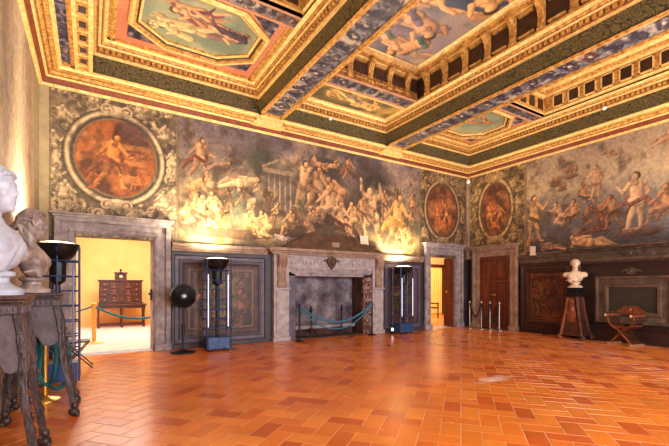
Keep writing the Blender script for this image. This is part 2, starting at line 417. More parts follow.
# =================================================================== FLOOR: herringbone cotto tiles, real tiles on a bed
def make_floor():
    bm = bmesh.new(); cl = bm.verts.layers.float_color.new('Col')
    W, Lg, g = .2, .4, .0045
    ang = math.radians(40); ca, sa = math.cos(ang), math.sin(ang)
    cols = [(210, 118, 40), (206, 112, 38), (214, 124, 44), (198, 102, 36), (184, 88, 32), (214, 128, 50), (208, 116, 42)]
    r = random.Random(3)
    def tile(u0, v0, u1, v1):
        cu, cv_ = (u0 + u1) / 2, (v0 + v1) / 2
        x = cu * ca - cv_ * sa; y = cu * sa + cv_ * ca
        if not (XL - .3 < x < XB + .3 and YR - .3 < y < YA + .3): return
        c = lin(cols[r.randrange(len(cols))]); k = r.uniform(.94, 1.06); c = (c[0] * k, c[1] * k, c[2] * k, 1)
        dz = r.uniform(-.0006, .0006)
        vs = []
        for z, e in ((-.006, 0.0), (dz, 0.0015)):
            for a, b in ((u0 + g + e, v0 + g + e), (u1 - g - e, v0 + g + e), (u1 - g - e, v1 - g - e), (u0 + g + e, v1 - g - e)):
                px = min(max(a * ca - b * sa, XL), XB); py = min(max(a * sa + b * ca, YR), YA + .0)
                w = bm.verts.new((px, py, z)); w[cl] = c; vs.append(w)
        for i in ((4, 5, 6, 7), (0, 1, 5, 4), (1, 2, 6, 5), (2, 3, 7, 6), (3, 0, 4, 7)): bm.faces.new([vs[k] for k in i])
    n = 60
    for i in range(-n, n):
        for j in range(-n, n):
            # classic herringbone: unit step (W,W), row step (2W... ) for 2:1 tiles
            u = i * W + j * 2 * W; v = i * W - j * 2 * W
            if abs(u) > 22 or abs(v) > 22: continue
            tile(u, v, u + Lg, v + W)
            tile(u + 0, v + W, u + W, v + W + Lg)
    grout = lin((226, 170, 118))
    vs = [bm.verts.new(p) for p in ((XL, YR, -.003), (XB, YR, -.003), (XB, YA, -.003), (XL, YA, -.003))]
    for w in vs: w[cl] = grout
    bm.faces.new(vs)
    me = bpy.data.meshes.new('floor'); bm.to_mesh(me); bm.free()
    m = bpy.data.materials.new('waxed_cotto'); m.use_nodes = True
    N = m.node_tree.nodes; Lk = m.node_tree.links; b = N['Principled BSDF']
    at = N.new('ShaderNodeAttribute'); at.attribute_name = 'Col'
    tc = N.new('ShaderNodeTexCoord')
    n1 = N.new('ShaderNodeTexNoise'); n1.inputs['Scale'].default_value = 1.3; n1.inputs['Detail'].default_value = 8; n1.inputs['Roughness'].default_value = .6
    Lk.new(tc.outputs['Object'], n1.inputs['Vector'])
    mr = N.new('ShaderNodeMapRange'); mr.inputs['From Min'].default_value = .3; mr.inputs['From Max'].default_value = .7; mr.inputs['To Min'].default_value = .84; mr.inputs['To Max'].default_value = 1.14
    Lk.new(n1.outputs['Fac'], mr.inputs['Value'])
    mx = N.new('ShaderNodeVectorMath'); mx.operation = 'SCALE'
    Lk.new(at.outputs['Color'], mx.inputs[0]); Lk.new(mr.outputs[0], mx.inputs['Scale'])
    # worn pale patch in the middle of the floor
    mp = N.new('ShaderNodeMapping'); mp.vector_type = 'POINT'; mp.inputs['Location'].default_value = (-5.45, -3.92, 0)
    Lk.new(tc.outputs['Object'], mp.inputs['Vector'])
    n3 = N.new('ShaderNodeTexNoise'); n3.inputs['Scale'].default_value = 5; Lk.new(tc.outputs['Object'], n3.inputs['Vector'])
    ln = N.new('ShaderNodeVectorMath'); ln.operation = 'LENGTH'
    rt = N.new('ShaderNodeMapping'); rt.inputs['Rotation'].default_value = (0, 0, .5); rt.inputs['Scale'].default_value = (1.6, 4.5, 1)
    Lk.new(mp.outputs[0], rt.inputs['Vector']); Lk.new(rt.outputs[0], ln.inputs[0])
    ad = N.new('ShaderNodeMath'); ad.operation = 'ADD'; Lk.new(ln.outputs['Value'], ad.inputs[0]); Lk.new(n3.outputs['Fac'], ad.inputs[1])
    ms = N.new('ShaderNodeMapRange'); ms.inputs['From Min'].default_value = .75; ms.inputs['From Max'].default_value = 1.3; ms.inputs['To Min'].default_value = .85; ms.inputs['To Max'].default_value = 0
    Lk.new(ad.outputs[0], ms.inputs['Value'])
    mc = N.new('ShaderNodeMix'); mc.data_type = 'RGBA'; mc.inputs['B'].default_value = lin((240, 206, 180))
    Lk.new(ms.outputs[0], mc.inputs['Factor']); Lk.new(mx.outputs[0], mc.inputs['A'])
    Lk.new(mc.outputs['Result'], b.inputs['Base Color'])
    n2 = N.new('ShaderNodeTexNoise'); n2.inputs['Scale'].default_value = 2.2; n2.inputs['Detail'].default_value = 3; Lk.new(tc.outputs['Object'], n2.inputs['Vector'])
    r2 = N.new('ShaderNodeMapRange'); r2.inputs['To Min'].default_value = .17; r2.inputs['To Max'].default_value = .32
    Lk.new(n2.outputs['Fac'], r2.inputs['Value']); Lk.new(r2.outputs[0], b.inputs['Roughness'])
    b.inputs['Specular IOR Level'].default_value = .62
    bp = N.new('ShaderNodeBump'); bp.inputs['Strength'].default_value = .05; bp.inputs['Distance'].default_value = .02
    Lk.new(n1.outputs['Fac'], bp.inputs['Height']); Lk.new(bp.outputs['Normal'], b.inputs['Normal'])
    me.materials.append(m)
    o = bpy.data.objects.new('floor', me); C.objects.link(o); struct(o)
    return m
cotto = make_floor()

# =================================================================== WALLS
TH = .45
D1 = (-.29, 1.25, 2.60); D2 = (10.14, 11.43, 2.62); FP = (4.78, 7.17, 1.87); ZT = 7.6
w = MB()
w.box((XL - .3, YA, 0), (D1[0], YA + TH, ZT)); w.box((D1[0], YA, D1[2]), (D1[1], YA + TH, ZT))
w.box((D1[1], YA, 0), (FP[0], YA + TH, ZT)); w.box((FP[0], YA, FP[2]), (FP[1], YA + TH, ZT)); w.box((FP[1], YA, 0), (D2[0], YA + TH, ZT))
w.box((D2[0], YA, D2[2]), (D2[1], YA + TH, ZT)); w.box((D2[1], YA, 0), (XB + .3, YA + TH, ZT))
struct(w.build('wall_back', M['dado']))
w = MB(); w.box((XB, YR - .3, 0), (XB + .3, YA, ZT)); struct(w.build('wall_right', M['woodred2']))
# rear wall behind the camera, with three tall windows
w = MB(); xs = [XL - .3, .9, 2.3, 4.9, 6.3, 8.9, 10.3, XB + .3]
for i in range(7):
    if i % 2 == 0: w.box((xs[i], YR - .3, 0), (xs[i + 1], YR, ZT))
    else: w.box((xs[i], YR - .3, 0), (xs[i + 1], YR, 1.0)); w.box((xs[i], YR - .3, 4.0), (xs[i + 1], YR, ZT))
struct(w.build('wall_rear', M['plaster']))
for k, i in enumerate((1, 3, 5)):
    w = MB(); a, b = xs[i], xs[i + 1]
    for q in (a, (a + b) / 2 - .03, b - .06): w.box((q, YR - .2, 1.0), (q + .06, YR - .14, 4.0))
    for z in (1.0, 1.98, 2.96, 3.94): w.box((a, YR - .2, z), (b, YR - .14, z + .06))
    struct(w.build('window_%d' % (k + 1), M['walnut']))

# left wall: frescoed with painted architecture, worn
cvl = Canvas(YR, YA, 0, 5.72, .04, (188, 168, 132), 1)
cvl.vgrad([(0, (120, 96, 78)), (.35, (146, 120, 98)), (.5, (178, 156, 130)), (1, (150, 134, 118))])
st = vnoise(cvl.ny, cvl.nx, 7, 60, 11); st2 = vnoise(cvl.ny, cvl.nx, 30, 110, 12); st3 = cvl.fbm(.5, 90)
cvl.mix(np.clip((st - .5) * 1.4, 0, .5), (112, 100, 94)); cvl.mix(np.clip((st2 - .6) * 2, 0, .5), (186, 168, 146)); cvl.mix(np.clip((.35 - st2) * 2, 0, .5), (112, 84, 70)); cvl.mix(np.clip((st3 - .5) * 3, 0, .6), (176, 150, 126))
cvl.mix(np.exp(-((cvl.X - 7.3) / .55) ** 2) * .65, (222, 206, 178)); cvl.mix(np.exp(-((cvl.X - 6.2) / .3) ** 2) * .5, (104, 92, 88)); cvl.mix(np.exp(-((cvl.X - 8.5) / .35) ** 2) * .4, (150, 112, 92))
cvl.mix(((cvl.X > 9.1)).astype(float) * .8, (150, 140, 108))
cvl.mix((np.abs(cvl.X - 9.1) < .03).astype(float) * .7, (100, 86, 60))
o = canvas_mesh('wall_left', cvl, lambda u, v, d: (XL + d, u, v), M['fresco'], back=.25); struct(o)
w = MB(); w.box((XL - .3, YR, 5.7), (XL, YA, ZT)); struct(w.build('wall_upper_left', M['plaster'])); 

# =================================================================== MURALS
SK = (214, 172, 122); SK2 = (190, 140, 96); OR = (196, 120, 62)
def scroll_ground(cv, cx, cy, rx, ry, base, light, seed, x0, x1, z0, z1):
    """grey grotesque surround: curls, swags and small sitting figures around an oval"""
    r = random.Random(seed)
    cv.clouds(tuple(v * .6 for v in base), .35, seed, .4, .7, .8); cv.clouds(tuple(min(255, v * 1.35) for v in base), .22, seed + 9, .5, .75, .6)
    for q in range(150):
        x = r.uniform(x0, x1); y = r.uniform(z0, z1)
        if q % 3 == 0:
            k = r.uniform(.6, 1.05); a = r.uniform(0, 6.28); cv.poly_stroke([(x, y), (x + .1 * math.cos(a), y + .1 * math.sin(a)), (x + .17 * math.cos(a + .6), y + .17 * math.sin(a + .6)), (x + .2 * math.cos(a + 1.1), y + .2 * math.sin(a + 1.1))], .055, tuple(v * k for v in light), .015); continue
        if ((x - cx) / (rx + .02)) ** 2 + ((y - cy) / (ry + .02)) ** 2 < 1: continue
        k = r.uniform(.75, 1.1); c = tuple(v * k for v in light)
        R = r.uniform(.08, .2)
        for xx, d in ((x, 1), (2 * cx - x, -1)):
            if x0 < xx < x1: cv.curl(xx, y, R, r.uniform(0, 6.28) if d > 0 else r.uniform(0, 6.28), r.uniform(.7, 1.5), R * .26, c, d)
    for sx in (-1, 1):
        for (fx, fy, fh, po) in ((.82, -.86, .62, 'sit'), (.86, .55, .55, 'sit'), (1.02, -.1, .6, 'stand')):
            figure(cv, cx + sx * (rx * fx + .16), cy + fy * (ry + .1) - .16, fh * 1.15, po, -sx, light, tuple(v * .5 for v in light), None, 1.4)
    cv.clouds(tuple(v * .6 for v in base), .16, seed + 31, .5, .75, .55)
    cv.ring(cx, cy, rx - .06, ry - .06, .2, tuple(v * .82 for v in light), .55); cv.clouds(tuple(v * .55 for v in base), .13, seed + 37, .55, .8, .5)
    cv.ring(cx, cy, rx - .19, ry - .19, .07, tuple(v * .62 for v in light), .3)
    for sx, sy in ((0, 1), (0, -1)):
        cv.ell(cx, cy + sy * (ry - .02), .2, .13, light, shade=.4); cv.curl(cx - .2, cy + sy * ry, .13, 0, 1.4, .03, light, 1); cv.curl(cx + .2, cy + sy * ry, .13, PI, 1.4, .03, light, -1)
def medallion(cv, cx, cy, rx, ry, seed, figs):
    cv.ell(cx, cy, rx, ry, (128, 74, 46), soft=.04)
    m = np.clip((1 - np.sqrt(((cv.X - cx) / rx) ** 2 + ((cv.Y - cy) / ry) ** 2)) * 20, 0, 1)
    n = cv.fbm(.3, seed); cv.mix(np.clip((n - .45) * 4, 0, .7) * m, (170, 100, 54)); cv.mix(np.clip((.46 - n) * 6, 0, .85) * m, (74, 48, 40))
    t = vnoise(cv.ny, cv.nx, 18, 5, seed + 3); cv.mix(np.clip((t - .6) * 3, 0, .6) * m, (194, 132, 76))
    for f in figs: figure(cv, *f)
    n2 = cv.fbm(.14, seed + 8); cv.mix(np.clip((n2 - .55) * 5, 0, .5) * m, (92, 58, 42))

def frame_strip(cv, w=.05, c=(120, 104, 80)):
    e = np.minimum.reduce([cv.X - cv.x0, cv.x1 - cv.X, cv.Y - cv.y0, cv.y1 - cv.Y])
    cv.mix((e < w).astype(float) * .8, c)

Z0, Z1 = 2.56, 5.64
# left medallion
cv = Canvas(-.72, 1.76, Z0, Z1, .016, (104, 88, 74))
scroll_ground(cv, .50, 4.34, .98, 1.04, (116, 98, 80), (184, 162, 128), 21, -.72, 1.76, Z0, Z1)
medallion(cv, .50, 4.34, .78, .84, 31, [(.42, 3.68, 1.2, 'walk', 1, (196, 124, 68), (80, 46, 30), (126, 72, 54), 1.25), (.0, 3.62, .6, 'kneel', 1, (160, 92, 54)), (.95, 3.66, .55, 'sit', -1, (166, 96, 52)), (.95, 4.3, .5, 'fly', -1, (140, 88, 60))])
cv.ell(.86, 5.0, .3, .22, (74, 56, 60), soft=.6, amt=.7)
frame_strip(cv, .04)
tag(canvas_mesh('wall_mural', cv, lambda u, v, d: (u, YA - .025 - d, v), M['fresco'], back=.024, origin=(.5, YA, Z0)),
    'frescoed panel with large orange oval in scrolling grey frame, above the leftmost doorway', 'mural')
# right medallion on the back wall
cv = Canvas(9.62, XB - .1, Z0, Z1, .022, (84, 70, 60))
scroll_ground(cv, 10.74, 4.26, .92, 1.08, (100, 80, 60), (164, 134, 94), 22, 9.62, XB - .1, Z0, Z1)
medallion(cv, 10.74, 4.26, .74, .9, 33, [(10.5, 3.6, .95, 'stand', 1, OR), (10.95, 3.7, .9, 'reach', -1, (224, 142, 70)), (10.75, 3.5, .6, 'sit', 1, (196, 110, 52)), (11.15, 3.6, .6, 'stand', -1, (190, 106, 56))])
frame_strip(cv, .04)
tag(canvas_mesh('wall_mural', cv, lambda u, v, d: (u, YA - .025 - d, v), M['fresco'], back=.024, origin=(10.7, YA, Z0)),
    'narrow frescoed panel with an orange oval, above the open doorway beside the corner', 'mural')
# right wall medallion (s runs away from the corner)
cv = Canvas(.1, 2.34, Z0, Z1, .022, (100, 82, 66))
scroll_ground(cv, 1.2, 4.26, .72, 1.08, (108, 86, 64), (178, 146, 100), 23, .1, 2.34, Z0, Z1)
medallion(cv, 1.2, 4.26, .56, .9, 35, [(.98, 3.6, .95, 'stand', 1, OR), (1.4, 3.62, .8, 'walk', -1, (224, 150, 78)), (1.2, 3.45, .6, 'sit', 1, (206, 120, 58))])
frame_strip(cv, .05, (140, 118, 84))
tag(canvas_mesh('wall_mural', cv, lambda u, v, d: (XB - .025 - d, YA - u, v), M['fresco'], back=.024, origin=(XB, YA - 1.2, Z0)),
    'frescoed panel with an orange oval, above the closed double door', 'mural')
# main scene of the back wall
cv = Canvas(1.76, 9.62, Z0, Z1, .017, (110, 96, 100))
cv.vgrad([(0, (162, 130, 88)), (.25, (154, 128, 94)), (.5, (136, 118, 98)), (.75, (122, 106, 98)), (1, (100, 90, 102))])
cv.clouds((178, 152, 128), 1.1, 3, .5, .75, .8, np.clip((cv.Y - 3.9) / .8, 0, 1)); cv.clouds((70, 60, 66), 1.3, 8, .5, .75, .7, np.clip((cv.Y - 4.2) / .8, 0, 1))
cv.clouds((78, 78, 60), .7, 14, .45, .65, .7, np.clip((4.6 - cv.Y) / .6, 0, 1)); cv.clouds((176, 146, 92), .5, 18, .5, .7, .6, np.clip((3.8 - cv.Y) / .6, 0, 1))
cv.ell(5.9, 4.4, .55, 1.0, (48, 44, 40), soft=.9, amt=.8); cv.ell(7.7, 4.5, .75, .85, (46, 40, 40), soft=.8, amt=.85); cv.ell(6.3, 3.7, .9, .7, (70, 48, 36), soft=.9, amt=.7)
cv.ell(8.3, 3.6, .6, .8, (76, 50, 36), soft=.9, amt=.6); cv.ell(3.9, 4.8, .4, .5, (58, 66, 50), soft=.8, amt=.7)
for (bx, bw, bz, bh) in ((4.25, .7, 3.55, 1.2), (4.5, .5, 3.5, 1.55)):            # small temple in the distance
    cv.mix(((np.abs(cv.X - bx) < bw / 2) & (cv.Y > bz) & (cv.Y < bz + bh)).astype(float) * .8, (112, 98, 86))
for k in range(5): cv.cap((4.08 + k * .16, 3.6), (4.08 + k * .16, 4.55), .028, .026, (166, 146, 118))
cv.mix(((np.abs(cv.X - 4.4) < .5) & (np.abs(cv.Y - 4.66) < .06)).astype(float), (150, 130, 104)); cv.poly_stroke([(3.9, 4.74), (4.4, 4.98), (4.9, 4.74)], .04, (150, 130, 104))
cv.mix(((np.abs(cv.X - 2.72) < .16) & (cv.Y < 4.02)).astype(float) * .85, (212, 134, 48)); cv.ell(2.72, 4.05, .55, .1, (176, 150, 116), shade=.3); cv.ell(3.35, 3.6, .55, .42, (112, 124, 100), soft=.6, amt=.7)
r = random.Random(40)
cv.poly_stroke([(2.2, 2.9), (3.4, 2.86), (4.5, 3.0), (5.4, 3.06), (6.4, 2.98), (7.6, 2.85)], .12, (96, 72, 50))
F = [(1.98, 3.02, .8, 'kneel', 1, SK, None), (2.3, 2.98, .85, 'sit', 1, SK, (128, 84, 58)), (2.62, 3.0, .75, 'walk', -1, (226, 186, 132), None), (2.12, 3.45, .8, 'bend', 1, SK2, None),
     (2.28, 4.15, .85, 'walk', 1, (186, 140, 100), (116, 60, 52)), (2.75, 4.3, .7, 'fly', -1, (150, 120, 96), None), (3.25, 4.0, 1.0, 'lie', -1, (222, 182, 136), None), (3.55, 3.3, .8, 'bend', -1, (214, 176, 136), None),
     (3.5, 2.82, .75, 'sit', 1, (220, 180, 120), (196, 150, 90)), (4.0, 2.86, .8, 'kneel', -1, (224, 186, 126), None), (4.35, 3.3, .55, 'sit', -1, (196, 152, 104), (110, 100, 80)), (4.75, 2.9, .8, 'sit', -1, (206, 160, 110), None), (4.5, 2.75, .5, 'lie', 1, (216, 190, 160), (222, 206, 186)),
     (5.15, 3.75, 1.15, 'reach', 1, (214, 166, 118), None), (5.55, 3.7, 1.1, 'walk', 1, SK2, (150, 112, 84)), (6.0, 3.35, 1.25, 'sit', -1, (206, 158, 110), (158, 128, 96)), (6.35, 3.75, 1.05, 'bend', -1, SK2, None), (5.3, 3.05, .8, 'kneel', 1, SK2, None),
     (5.6, 4.85, .6, 'fly', 1, SK2, None), (6.1, 4.9, .55, 'fly', -1, (196, 146, 100), None), (6.65, 4.75, .6, 'walk', 1, SK2, (150, 90, 64)), (6.85, 3.0, .95, 'walk', -1, (216, 164, 112), None), (6.35, 3.05, 1.1, 'sit', 1, (214, 168, 116), (112, 64, 44)),
     (7.55, 2.8, 1.6, 'reach', -1, (220, 178, 128), None), (7.2, 3.5, .9, 'sit', 1, SK2, (124, 90, 70)), (8.15, 3.1, 1.0, 'sit', 1, SK2, (150, 110, 70)), (8.05, 3.7, .8, 'stand', 1, (170, 126, 90), (112, 84, 70)), (8.6, 2.75, 1.55, 'walk', 1, (200, 150, 90), (190, 136, 60)), (9.15, 2.8, 1.0, 'kneel', -1, (190, 146, 96), (180, 140, 80)), (9.3, 3.75, .8, 'stand', -1, (180, 134, 92), (136, 96, 70))]
rr = random.Random(9)
for q in range(22):     # crowd in half tone behind the main figures
    x = rr.uniform(2.0, 9.4); y = rr.uniform(2.75, 4.3) if 5.0 < x < 9 else rr.uniform(2.75, 3.5); k = rr.uniform(.55, .85)
    figure(cv, x, y, rr.uniform(.6, 1.0), rr.choice(('sit', 'kneel', 'walk', 'bend', 'stand', 'reach')), rr.choice((-1, 1)), tuple(v * k for v in SK), (60, 44, 34), rr.choice((None, (86, 60, 48), (96, 84, 72), (110, 70, 50))), 1.4)
cv.clouds((84, 70, 62), .5, 70, .45, .7, .7, (cv.Y < 4.6) * 1.0)
for x, y, h, po, fl, sk, dr in F: figure(cv, x, y, h * 1.2, po, fl, sk, (84, 54, 36), dr, 1.32)
cv.clouds((74, 58, 48), .22, 77, .52, .8, .75); cv.clouds((196, 164, 122), .3, 78, .6, .85, .5)
frame_strip(cv, .03, (110, 90, 70))
tag(canvas_mesh('wall_mural', cv, lambda u, v, d: (u, YA - .025 - d, v), M['fresco'], back=.024, origin=(5.7, YA, Z0)),
    'long fresco crowded with nude figures under a violet sky, above the stone fireplace', 'mural')
# sea scene on the right wall
cv = Canvas(2.34, YA - 1.4, Z0, Z1, .018, (120, 112, 112))
cv.vgrad([(0, (62, 54, 54)), (.28, (104, 96, 92)), (.5, (132, 122, 110)), (.62, (178, 158, 128)), (.8, (168, 146, 122)), (1, (146, 128, 112))])
cv.clouds((192, 168, 130), 1.2, 61, .4, .7, .8, np.clip((cv.Y - 3.9) / .6, 0, 1) * np.clip((5.0 - cv.X) / 2.0, .25, 1)); cv.clouds((88, 86, 96), .5, 64, .5, .7, .6, np.clip((4.6 - cv.Y) / .5, 0, 1))
wv = np.sin(cv.Y * 60 + 6 * cv.fbm(.6, 66)); cv.mix(np.clip(wv, 0, 1) * .16 * (cv.Y < 4.2), (140, 136, 134))
for (sx, sy, q) in ((3.3, 4.75, .3), (3.75, 4.95, .4), (3.5, 4.55, .25)):                # small ships
    cv.ell(sx, sy - q * .35, q * .6, q * .2, (124, 96, 70), shade=.3)
    for k in (-.3, 0, .3): cv.cap((sx + k * q, sy - q * .3), (sx + k * q, sy + q * .6), .01, .01, (120, 90, 66)); cv.ell(sx + k * q + .04, sy + q * .15, q * .14, q * .3, (150, 110, 82), shade=.4)
cv.ell(5.45, 2.95, .5, .14, (104, 76, 62), shade=.5); cv.ell(5.3, 2.99, .26, .09, (124, 92, 72), shade=.4)
F = [(2.62, 2.95, 1.5, 'stand', 1, (206, 160, 108), (124, 104, 70)), (2.45, 2.66, .8, 'kneel', 1, (190, 140, 92), None), (3.2, 2.64, .8, 'lie', 1, (196, 146, 100), None), (3.45, 3.42, .95, 'kneel', -1, (216, 170, 120), None), (3.85, 3.35, .95, 'sit', -1, (200, 150, 104), (110, 84, 70)),
     (4.1, 3.85, .9, 'sit', 1, (176, 132, 96), (92, 80, 80)), (4.45, 4.0, .95, 'stand', -1, (190, 146, 108), None), (4.55, 3.2, 1.0, 'bend', 1, (150, 98, 64), (96, 62, 48)), (4.35, 2.98, .95, 'lie', -1, (116, 78, 58), None), (4.85, 3.1, .95, 'walk', -1, (160, 112, 76), (110, 74, 50)), (4.2, 3.3, .8, 'kneel', 1, (150, 104, 72), None),
     (5.4, 3.02, 1.5, 'stand', -1, (200, 162, 124), (128, 84, 74)), (6.05, 3.1, 1.25, 'sit', -1, (160, 114, 82), (120, 84, 70)), (6.6, 3.0, 1.3, 'stand', -1, (180, 136, 100), (96, 96, 106)), (7.3, 3.0, 1.1, 'kneel', -1, (180, 136, 100), (96, 96, 106)),
     (4.3, 2.60, 1.25, 'lie', 1, (206, 154, 104), None), (4.75, 5.1, .4, 'fly', 1, (156, 112, 84), None), (4.95, 5.02, .4, 'fly', -1, (156, 112, 84), None), (6.0, 5.0, .62, 'fly', -1, (190, 142, 106), None), (6.9, 5.0, .6, 'fly', 1, (180, 136, 100), (150, 90, 66))]
for x, y, h, po, fl, sk, dr in F: figure(cv, x, y, h * 1.0, po, fl, sk, (88, 56, 38), dr, 1.2)
cv.clouds((78, 62, 56), .22, 79, .52, .8, .65); cv.clouds((186, 160, 124), .3, 80, .6, .85, .45)
frame_strip(cv, .04, (130, 108, 84))
tag(canvas_mesh('wall_mural', cv, lambda u, v, d: (XB - .025 - d, YA - u, v), M['fresco'], back=.024, origin=(XB, YA - 5, Z0)),
    'wide seascape fresco with bathing figures and small ships, filling the right wall', 'mural')
# corner strips
w = MB(TA); w.box((XL, 0, 0), (-.72, .05, 5.64)); struct(w.build('trim_1', M['greyp'], bevel=.008))
w = MB(); w.box((XB - .1, YA - .1, 2.56), (XB, YA, 5.62)); struct(w.build('trim_2', M['stone_w'], bevel=.008))

# =================================================================== CEILING
ZS, ZG, ZP = 5.95, 6.30, 6.60
COR = [(.0, 5.60, 0), (.05, 5.61, 2), (.06, 5.66, 2), (.05, 5.67, 1), (.12, 5.76, 1), (.15, 5.765, 2), (.16, 5.79, 2), (.17, 5.795, 3), (.19, 5.80, 3), (.22, 5.81, 0), (.24, 5.85, 0), (.25, 5.852, 3), (.265, 5.855, 3), (.33, 5.87, 0), (.335, 5.875, 3), (.36, 5.91, 2), (.40, 5.915, 2), (.40, 5.94, 2)]
def sweep_rect(w, x0, x1, y0, y1, prof, inward=1):
    """prof: (inset, z, matindex of the strip that ends here); mitred rectangle"""
    rings = []
    for ins, z, mi in prof:
        i = ins * inward
        rings.append(([w.v(q) for q in ((x0 + i, y0 + i, z), (x1 - i, y0 + i, z), (x1 - i, y1 - i, z), (x0 + i, y1 - i, z))], mi))
    for (a, _), (b, mi) in zip(rings, rings[1:]):
        w.mi = mi
        for k in range(4): w.f([a[k], a[(k + 1) % 4], b[(k + 1) % 4], b[k]])
    w.mi = 0
w = MB(); sweep_rect(w, XL, XB, YR, YA, COR)
struct(w.build('trim_3', [M['gold'], M['goldred'], M['gold_l'], M['gold_d']]))
# little projecting consoles of the cornice under each beam
w = MB(TA)
for x in (3.97, 8.18):
    w.box((x - .42, 0, 5.74), (x + .42, .30, 5.80)); w.box((x - .36, 0, 5.80), (x + .36, .36, 5.87))
struct(w.build('trim_4', M['gold_l'], bevel=.006))
# ceiling slab with recess geometry around
w = MB(); w.box((XL - .3, YR - .3, ZT), (XB + .3, YA + .3, ZT + .1)); struct(w.build('ceiling', M['plaster']))

def grotesque(x0, x1, y0, y1, seed, ground=(122, 118, 134), fig=(38, 36, 58), res=.018, acc=(190, 170, 150)):
    cv = Canvas(x0, x1, y0, y1, res, ground, seed); r = random.Random(seed)
    cv.clouds(tuple(v * .75 for v in ground), .3, seed, .45, .7, .7); cv.clouds(acc, .5, seed + 4, .52, .72, .7)
    cv.clouds(tuple(v * .45 for v in ground), .11, seed + 21, .46, .62, .75)
    horiz = (x1 - x0) > (y1 - y0); Ln = max(x1 - x0, y1 - y0); Wd = min(x1 - x0, y1 - y0)
    n = int(Ln / (Wd * .75))
    for i in range(n):
        t = (i + .5) * Ln / n; c = fig if r.random() < .85 else (86, 50, 46)
        for sd in (-1, 1):
            q = (x0 + t, (y0 + y1) / 2 + sd * Wd * .2) if horiz else ((x0 + x1) / 2 + sd * Wd * .2, y0 + t)
            cv.curl(q[0], q[1], Wd * .24, r.uniform(0, 6), r.uniform(.8, 1.4), Wd * .06, c, sd)
        q = (x0 + t, (y0 + y1) / 2) if horiz else ((x0 + x1) / 2, y0 + t)
        cv.ell(q[0], q[1], Wd * r.uniform(.2, .34), Wd * r.uniform(.16, .28), c, r.uniform(0, 3), .4, .85)
        if r.random() < .45: cv.ell(q[0], q[1], Wd * .1, Wd * .08, acc, shade=.4)
    cv.clouds(acc, .07, seed + 25, .58, .74, .6); cv.clouds(fig, .09, seed + 28, .56, .7, .7)
    return cv

def soffit(x0, x1, n, y0=YR + .4, y1=YA - .4, seed=1, g=.11, painted=True, ground=(122, 118, 134)):
    """beam underside with gilded edges and a painted strip"""
    w = MB()
    w.mi = 0; w.box((x0, y0, ZS), (x1, y1, ZS + .012))
    w.mi = 1
    w.box((x0, y0, ZS - .035), (x0 + g, y1, ZS)); w.box((x1 - g, y0, ZS - .035), (x1, y1, ZS))
    w.box((x0 + .03, y0, ZS - .05), (x0 + g - .03, y1, ZS - .03)); w.box((x1 - g + .03, y0, ZS - .05), (x1 - .03, y1, ZS - .03))
    w.box((x0, y1 - .12, ZS - .035), (x1, y1, ZS))
    t = struct(w.build('trim_%d' % n, [M['gold_d'], M['gold']]))
    if painted:
        cv = grotesque(x0 + g, x1 - g, y0, y1 - .14, seed, ground)
        canvas_mesh('painted_strip', cv, lambda u, v, d: (u, v, ZS - .006 + d), M['canvas'], t)
    return t
soffit(3.64, 4.31, 5, seed=51)
soffit(7.82, 8.54, 6, seed=52, ground=(110, 108, 122))
soffit(-.74, -.26, 7, seed=53, g=.07, ground=(104, 96, 132))
# gilded band with small square sunk panels beside the left strip
w = MB(); w.mi = 0; w.box((-.26, YR + .4, ZS - .02), (.04, YA - .4, ZS + .012)); w.mi = 1
w.box((-.26, YR + .4, ZS - .05), (-.20, YA - .4, ZS - .02)); w.box((-.03, YR + .4, ZS - .05), (.04, YA - .4, ZS - .02))
k = 0; y = YA - .75
while y > 5:
    w.mi = 2; w.box((-.165, y - .11, ZS - .026), (-.06, y + .06, ZS - .018)); w.mi = 1; w.box((-.2, y + .13, ZS - .045), (-.03, y + .17, ZS - .02)); y -= .42
struct(w.build('trim_8', [M['gold'], M['gold_l'], M['dado']]))
w = MB(); w.box((XL, YR + .4, ZS), (-.74, YA - .4, ZS + .012)); w.box((XL, YR, ZS + .0), (XB, YR + .4, ZS + .011)); w.box((XL, YA - .4, ZS + .001), (XB, YA - .002, ZS + .012)); w.box((XB - .4, YR, ZS + .002), (XB - .002, YA, ZS + .013))
struct(w.build('trim_9', M['gold']))

def dentils(w, x0, x1, y0, y1, z0, z1, dep, step, wd):
    """small blocks on the faces of the moulding that look towards the room's south and west"""
    n = int((x1 - x0) / step)
    for i in range(n):
        x = x0 + (i + .5) * (x1 - x0) / n; w.box((x - wd / 2, y1 - dep, z0), (x + wd / 2, y1 + .01, z1))
    n = int((y1 - 1.5) / step)
    for i in range(n):
        y = y1 - (i + .5) * step; w.box((x1 - dep, y - wd / 2, z0), (x1 + .01, y + wd / 2, z1))
def bay(x0, x1, n):
    y0, y1 = YR + .4, YA - .4
    prof = [(0, ZS - .01, 0), (0, ZG, 2), (.04, ZG, 1), (.045, ZG + .035, 1), (.06, ZG + .04, 0), (.09, ZG + .05, 3), (.09, ZG + .15, 3), (.12, ZG + .155, 1), (.14, ZG + .18, 1), (.145, ZG + .185, 3), (.16, ZG + .19, 3), (.18, ZG + .235, 0), (.185, ZG + .24, 3), (.20, ZG + .25, 1), (.25, ZP - .02, 1), (.25, ZP + .02, 0)]
    w = MB(); sweep_rect(w, x0, x1, y0, y1, prof); w.mi = 0
    dentils(w, x0 + .09, x1 - .09, y0 + .09, y1 - .09, ZG + .06, ZG + .14, .035, .11, .06)
    w.mi = 3
    return struct(w.build('trim_%d' % n, [M['gold'], M['gold_l'], M['green'], M['gold_d']]))
BAYS = [(.04, 3.64), (4.31, 7.82), (8.54, XB - .4)]
for i, (a, b) in enumerate(BAYS): bay(a, b, 10 + i)

